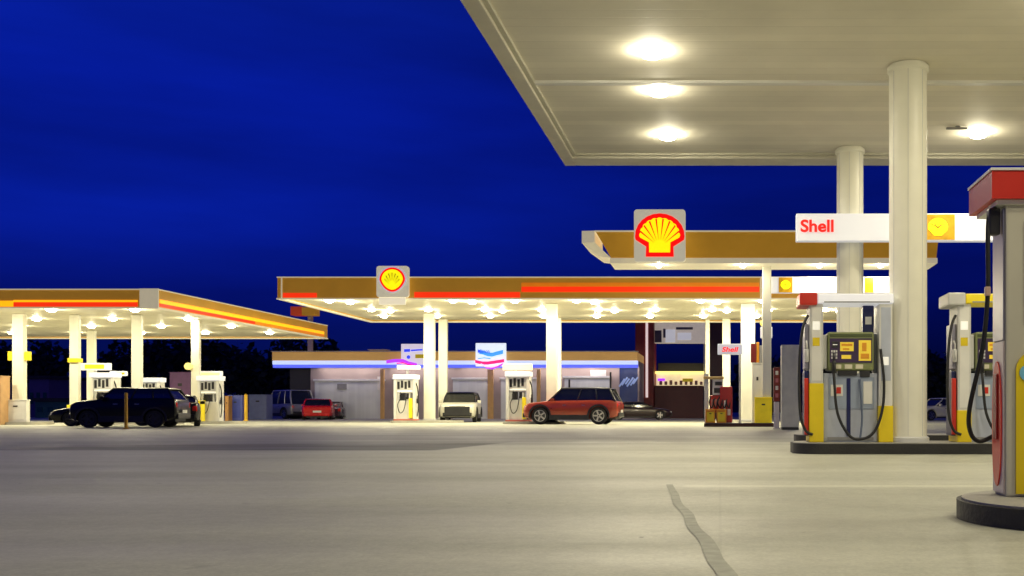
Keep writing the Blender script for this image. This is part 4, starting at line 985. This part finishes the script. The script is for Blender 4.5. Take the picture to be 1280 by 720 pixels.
wave = [(-14.5, 18), (-9, 17), (-4, 15), (2, 14.5), (7, 16), (15.5, 18)]
MB().prism(ribbon([(x * q, z * q) for x, z in wave], 5 * q), -.18, -.151, 'Y').build('blue_wave', SKYB, t)
MB().prism(ribbon([(-16 * q, 9.5 * q), (-8 * q, 10.5 * q), (0, 9.5 * q)], 1.2 * q), -.18, -.151, 'Y').build('blue_line', SKYB, t)
text_mesh('lettering', 'Milmon', .42, ROYAL, t, (-.5, -.185, 18.6 * q), .004, .012, 0, .85)
MB().prism(ribbon([(x * q, z * q) for x, z in ((-19, 6), (-10, 4), (-3, 4), (4, 5), (17, 7))], 4 * q), -.26, -.2, 'Y').build('red_swoosh', MAG, t)
MB().prism(ribbon([(x * q, z * q) for x, z in ((-12, 2.5), (-6, .2), (1, -.6), (6, .5), (9, 2.2))], 2.2 * q), -.30, -.261, 'Y').build('white_swoosh', PINKW, t)
MB().prism(ribbon([(x * q, z * q) for x, z in ((-6, -1.8), (3, -2.6), (9, -.4), (16, 3))], 2.2 * q), -.25, -.2, 'Y').build('violet_swoosh', VIO, t)
t = thing('picture_sign', 'white sign with two blue bars and violet tail left of the paired columns', 'sign', (PX(517, Ds), Ds, PZ(458, Ds)))
W2 = 15 * q; Hs = 28 * q
MB().box(-W2, W2, -.15, 0, 2 * q, Hs, .04).build('panel', mat('lilac_white_sign', (.75, .72, .8), .4, emit=(.9, .8, .95), estr=.5), t)
MB().box(-11 * q, -3.5 * q, -.17, -.151, 18 * q, 21.5 * q, rot=Matrix.Rotation(R(-4), 3, 'Y')).box(-2.5 * q, 12 * q, -.17, -.151, 19.3 * q, 21.2 * q, rot=Matrix.Rotation(R(-4), 3, 'Y')).build('blue_bar', ROYAL, t)
MB().cyl(-5.5 * q, 11.5 * q, -.17, -.151, 2.4 * q, None, 8, 'Y').build('blue_dot', ROYAL, t)
MB().box(3 * q, 15 * q, -.19, -.151, 10 * q, 15 * q).build('yellow_block', YEL_GLOW, t)
MB().prism(ribbon([(x * q, z * q) for x, z in ((-33, 5.5), (-22, 7), (-12, 7), (-5, 4), (5, 1.8))], 4 * q), -.2, -.14, 'Y').build('violet_swoosh', VIO, t)
MB().prism(ribbon([(x * q, z * q) for x, z in ((-20, 3.5), (-12, 4.4), (-5, 2), (3, 1))], 1.4 * q), -.24, -.201, 'Y').build('red_swoosh', MAG, t)

# ------------------------------------------------------------------ maroon building
D = 82.0
m = thing('maroon_building', 'maroon shop with lit window band and tall pylon at its left', 'building')
X = lambda u: PX(u, D); Z = lambda v: PZ(v, D)
MB().box(X(795), X(818), D - .8, D + 2.5, 0, Z(400), .05).build('pylon', MAROON2, m)
MB().box(X(808), X(811), D - .92, D - .81, Z(497), Z(402), .02).build('pylon_light', mat('pink_white_strip', (.7, .6, .6), .4, emit=(1, .78, .75), estr=.55), m)
MB().box(X(818) + .01, X(879), D, D + 9, 0, Z(482), .03).build('wall', MAROON, m)
MB().box(X(820), X(879), D + .4, D + 8.8, Z(482) + .01, Z(466), .01).build('lit_window', mat('shop_window_glow', (.7, .6, .4), .3, emit=(1.0, .80, .45), estr=.55, var=.4, scale=1.2), m)
MB().box(X(819), X(880), D + .1, D + 8.9, Z(467), Z(464), .02).build('window_head', mat('glow_yellow_head', (.8, .7, .2), .4, emit=(1, .78, .22), estr=1.3), m)
mb = MB()
for i in range(9): mb.box(X(824) + i * .40, X(824) + .22 + i * .40, D + .2, D + .38, Z(481), Z(481) + .25 + .18 * random.random(), .02)
mb.build('goods', mat('window_goods', (.35, .16, .12), .5), m)
MB().box(X(853), X(866), D + .15, D + .39, Z(477), Z(473), .01).build('price_strip', YEL_GLOW, m)
MB().box(X(822), X(831), D + .15, D + .39, Z(476), Z(473), .01).build('violet_sticker', VIO, m)
MB().box(X(820), X(880), D + 2.5, D + 6, Z(463.6), Z(452), .02).build('upper_parapet', mat('black_parapet', (.012, .012, .02), .5), m)
MB().box(X(818) + .02, X(882), D, D + .5, Z(429), Z(402), .02).build('white_band', mat('pale_band', (.62, .58, .52), .5, emit=(1, .85, .7), estr=.22), m)
for a, b_, v0, v1 in ((818.5, 827, 413, 428), (829, 832, 411, 422), (845, 866, 409, 412)):
    MB().box(X(a), X(b_), D - .05, D - .002, Z(v1), Z(v0)).build('band_print', mat('band_dark', (.12, .10, .14), .5), m)
MB().box(X(832), X(844), D - .06, D - .003, Z(428), Z(412)).box(X(847), X(864), D - .06, D - .003, Z(425), Z(416)).build('band_notice', SIGNW, m)
MB().box(X(887), X(903), D - .2, D + 2, 0, Z(400), .04).build('pylon', mat('dark_maroon', (.06, .01, .015), .5), m)
for a in (879.5, 905): MB().box(X(a), X(a + (6 if a < 900 else 7)), D + .6, D + 1.0, 0, Z(400), .03).build('white_pier', GREYW, m)

# ------------------------------------------------------------------ dark distance: sheds, trees
def shed(label, u0, u1, v0, D, m, dep=8):
    t = thing('distant_building', label, 'building', (PX((u0 + u1) / 2, D), D, 0)); hw = (u1 - u0) * D / F / 2; h = PZ(v0, D)
    MB().box(-hw, hw, 0, dep, 0, h).build('wall', m, t)
    MB().box(-hw - .2, hw + .2, -.2, dep + .2, h + .003, h + .3, .03).build('roof', mat('dark_roof', (.02, .02, .025), .7), t)
    mb = MB()
    for i in range(3): mb.box(-hw + (i + .2) * hw * .66, -hw + (i + .7) * hw * .66, -.05, -.004, h * .35, h * .65)
    mb.build('window', mat('dim_teal_window', (.01, .06, .08), .15), t)
shed('unlit violet-blue block between the two left columns of the left canopy', 36, 61, 474, 92, mat('dusky_violet', (.09, .06, .22), .6))
shed('low unlit teal shed behind the black hatchback', 44, 84, 502, 86, mat('dusky_teal', (.02, .08, .10), .5))
shed('dim violet shed at the left edge behind the widest column', -30, 14, 478, 95, mat('dusky_violet2', (.08, .06, .2), .6))
LEAF = mat('dark_foliage', (.045, .06, .025), .7, var=.4)
BARK = mat('bark', (.05, .035, .025), .8)
def far_tree(x, y, h, r, label):
    t = thing('distant_tree', label, 'tree', (x, y, 0), 0, 'dark trees beyond the forecourt')
    MB().lathe(0, 0, [(.3, 0), (.2, h * .4), (.08, h * .75)], 8).build('trunk', BARK, t, smooth=True)
    mb = MB(); rnd = random.Random(int(x * 7 + y))
    cl = [(rnd.uniform(-.6, .6) * r, rnd.uniform(-.6, .6) * r, h * (.45 + .42 * rnd.random()), r * rnd.uniform(.35, .6)) for _ in range(11)]
    for i in range(2600):
        cx, cy, cz, cr_ = rnd.choice(cl)
        v = Vector((rnd.gauss(0, 1), rnd.gauss(0, 1), rnd.gauss(0, .8))); v = v.normalized() * cr_ * rnd.uniform(.5, 1.05)
        p = Vector((cx, cy, cz)) + v; s = rnd.uniform(.25, .6)
        a = Vector((rnd.gauss(0, 1), rnd.gauss(0, 1), rnd.gauss(0, 1))).normalized(); b_ = a.cross(Vector((rnd.gauss(0, 1), rnd.gauss(0, 1), rnd.gauss(0, 1)))).normalized()
        mb.quad(p - a * s, p - b_ * s * .6, p + a * s, p + b_ * s * .6)
    mb.build('crown', LEAF, t)
tl = [(-98, 118, 8.0, 5, 'dark tree far beyond the left edge of the left canopy'), (-89, 122, 7.4, 5, 'dark tree beyond the two leftmost columns'),
      (-80, 120, 8.2, 5.5, 'dark tree beyond the second column of the left canopy'), (-71, 124, 7.6, 5, 'dark tree beyond the black hatchback'),
      (-63, 120, 8.4, 5.2, 'dark tree beyond the purple kiosk'), (-56, 122, 7.6, 5, 'dark tree beyond the right column of the left canopy'),
      (-49, 121, 8.3, 5, 'dark tree beyond the gap between the left and middle canopies'), (24, 118, 6.8, 4.6, 'dark tree seen right of the thick column'),
      (31, 120, 7.4, 4.8, 'dark tree beyond the yellow-topped pump'), (14, 121, 5.8, 4.4, 'dark low tree beyond the red-capped pump'), (6, 124, 6.0, 4.2, 'dark low tree beyond the tall grey locker')]
for a in tl: far_tree(*a)
hl = MB()
prev = None
for i in range(141):
    x = -420 + i * 6; h = 9 + 3.5 * math.sin(i * .23) + 2.2 * math.sin(i * .71 + 1) + random.uniform(-.6, .6)
    cur = (hl.bm.verts.new((x, 240, -.5)), hl.bm.verts.new((x, 255, h * .8)), hl.bm.verts.new((x, 275, h)), hl.bm.verts.new((x, 330, -.5)))
    if prev:
        for k_ in range(3): hl.bm.faces.new((prev[k_], cur[k_], cur[k_ + 1], prev[k_ + 1]))
    prev = cur
struct(hl.build('hills', mat('dark_hill', (.03, .035, .025), .9), smooth=True))

# ------------------------------------------------------------------ render settings
sc.render.engine = 'CYCLES'
sc.view_settings.view_transform = 'Standard'; sc.view_settings.look = 'None'; sc.view_settings.exposure = 0.22; sc.view_settings.gamma = 1.0
sc.view_settings.use_curve_mapping = False
sc.cycles.use_denoising = True
try: sc.cycles.denoiser = 'OPENIMAGEDENOISE'
except Exception: pass
sc.cycles.max_bounces = 7; sc.cycles.diffuse_bounces = 4; sc.cycles.glossy_bounces = 3
sc.cycles.sample_clamp_indirect = 4.0
sc.cycles.caustics_reflective = False; sc.cycles.caustics_refractive = False
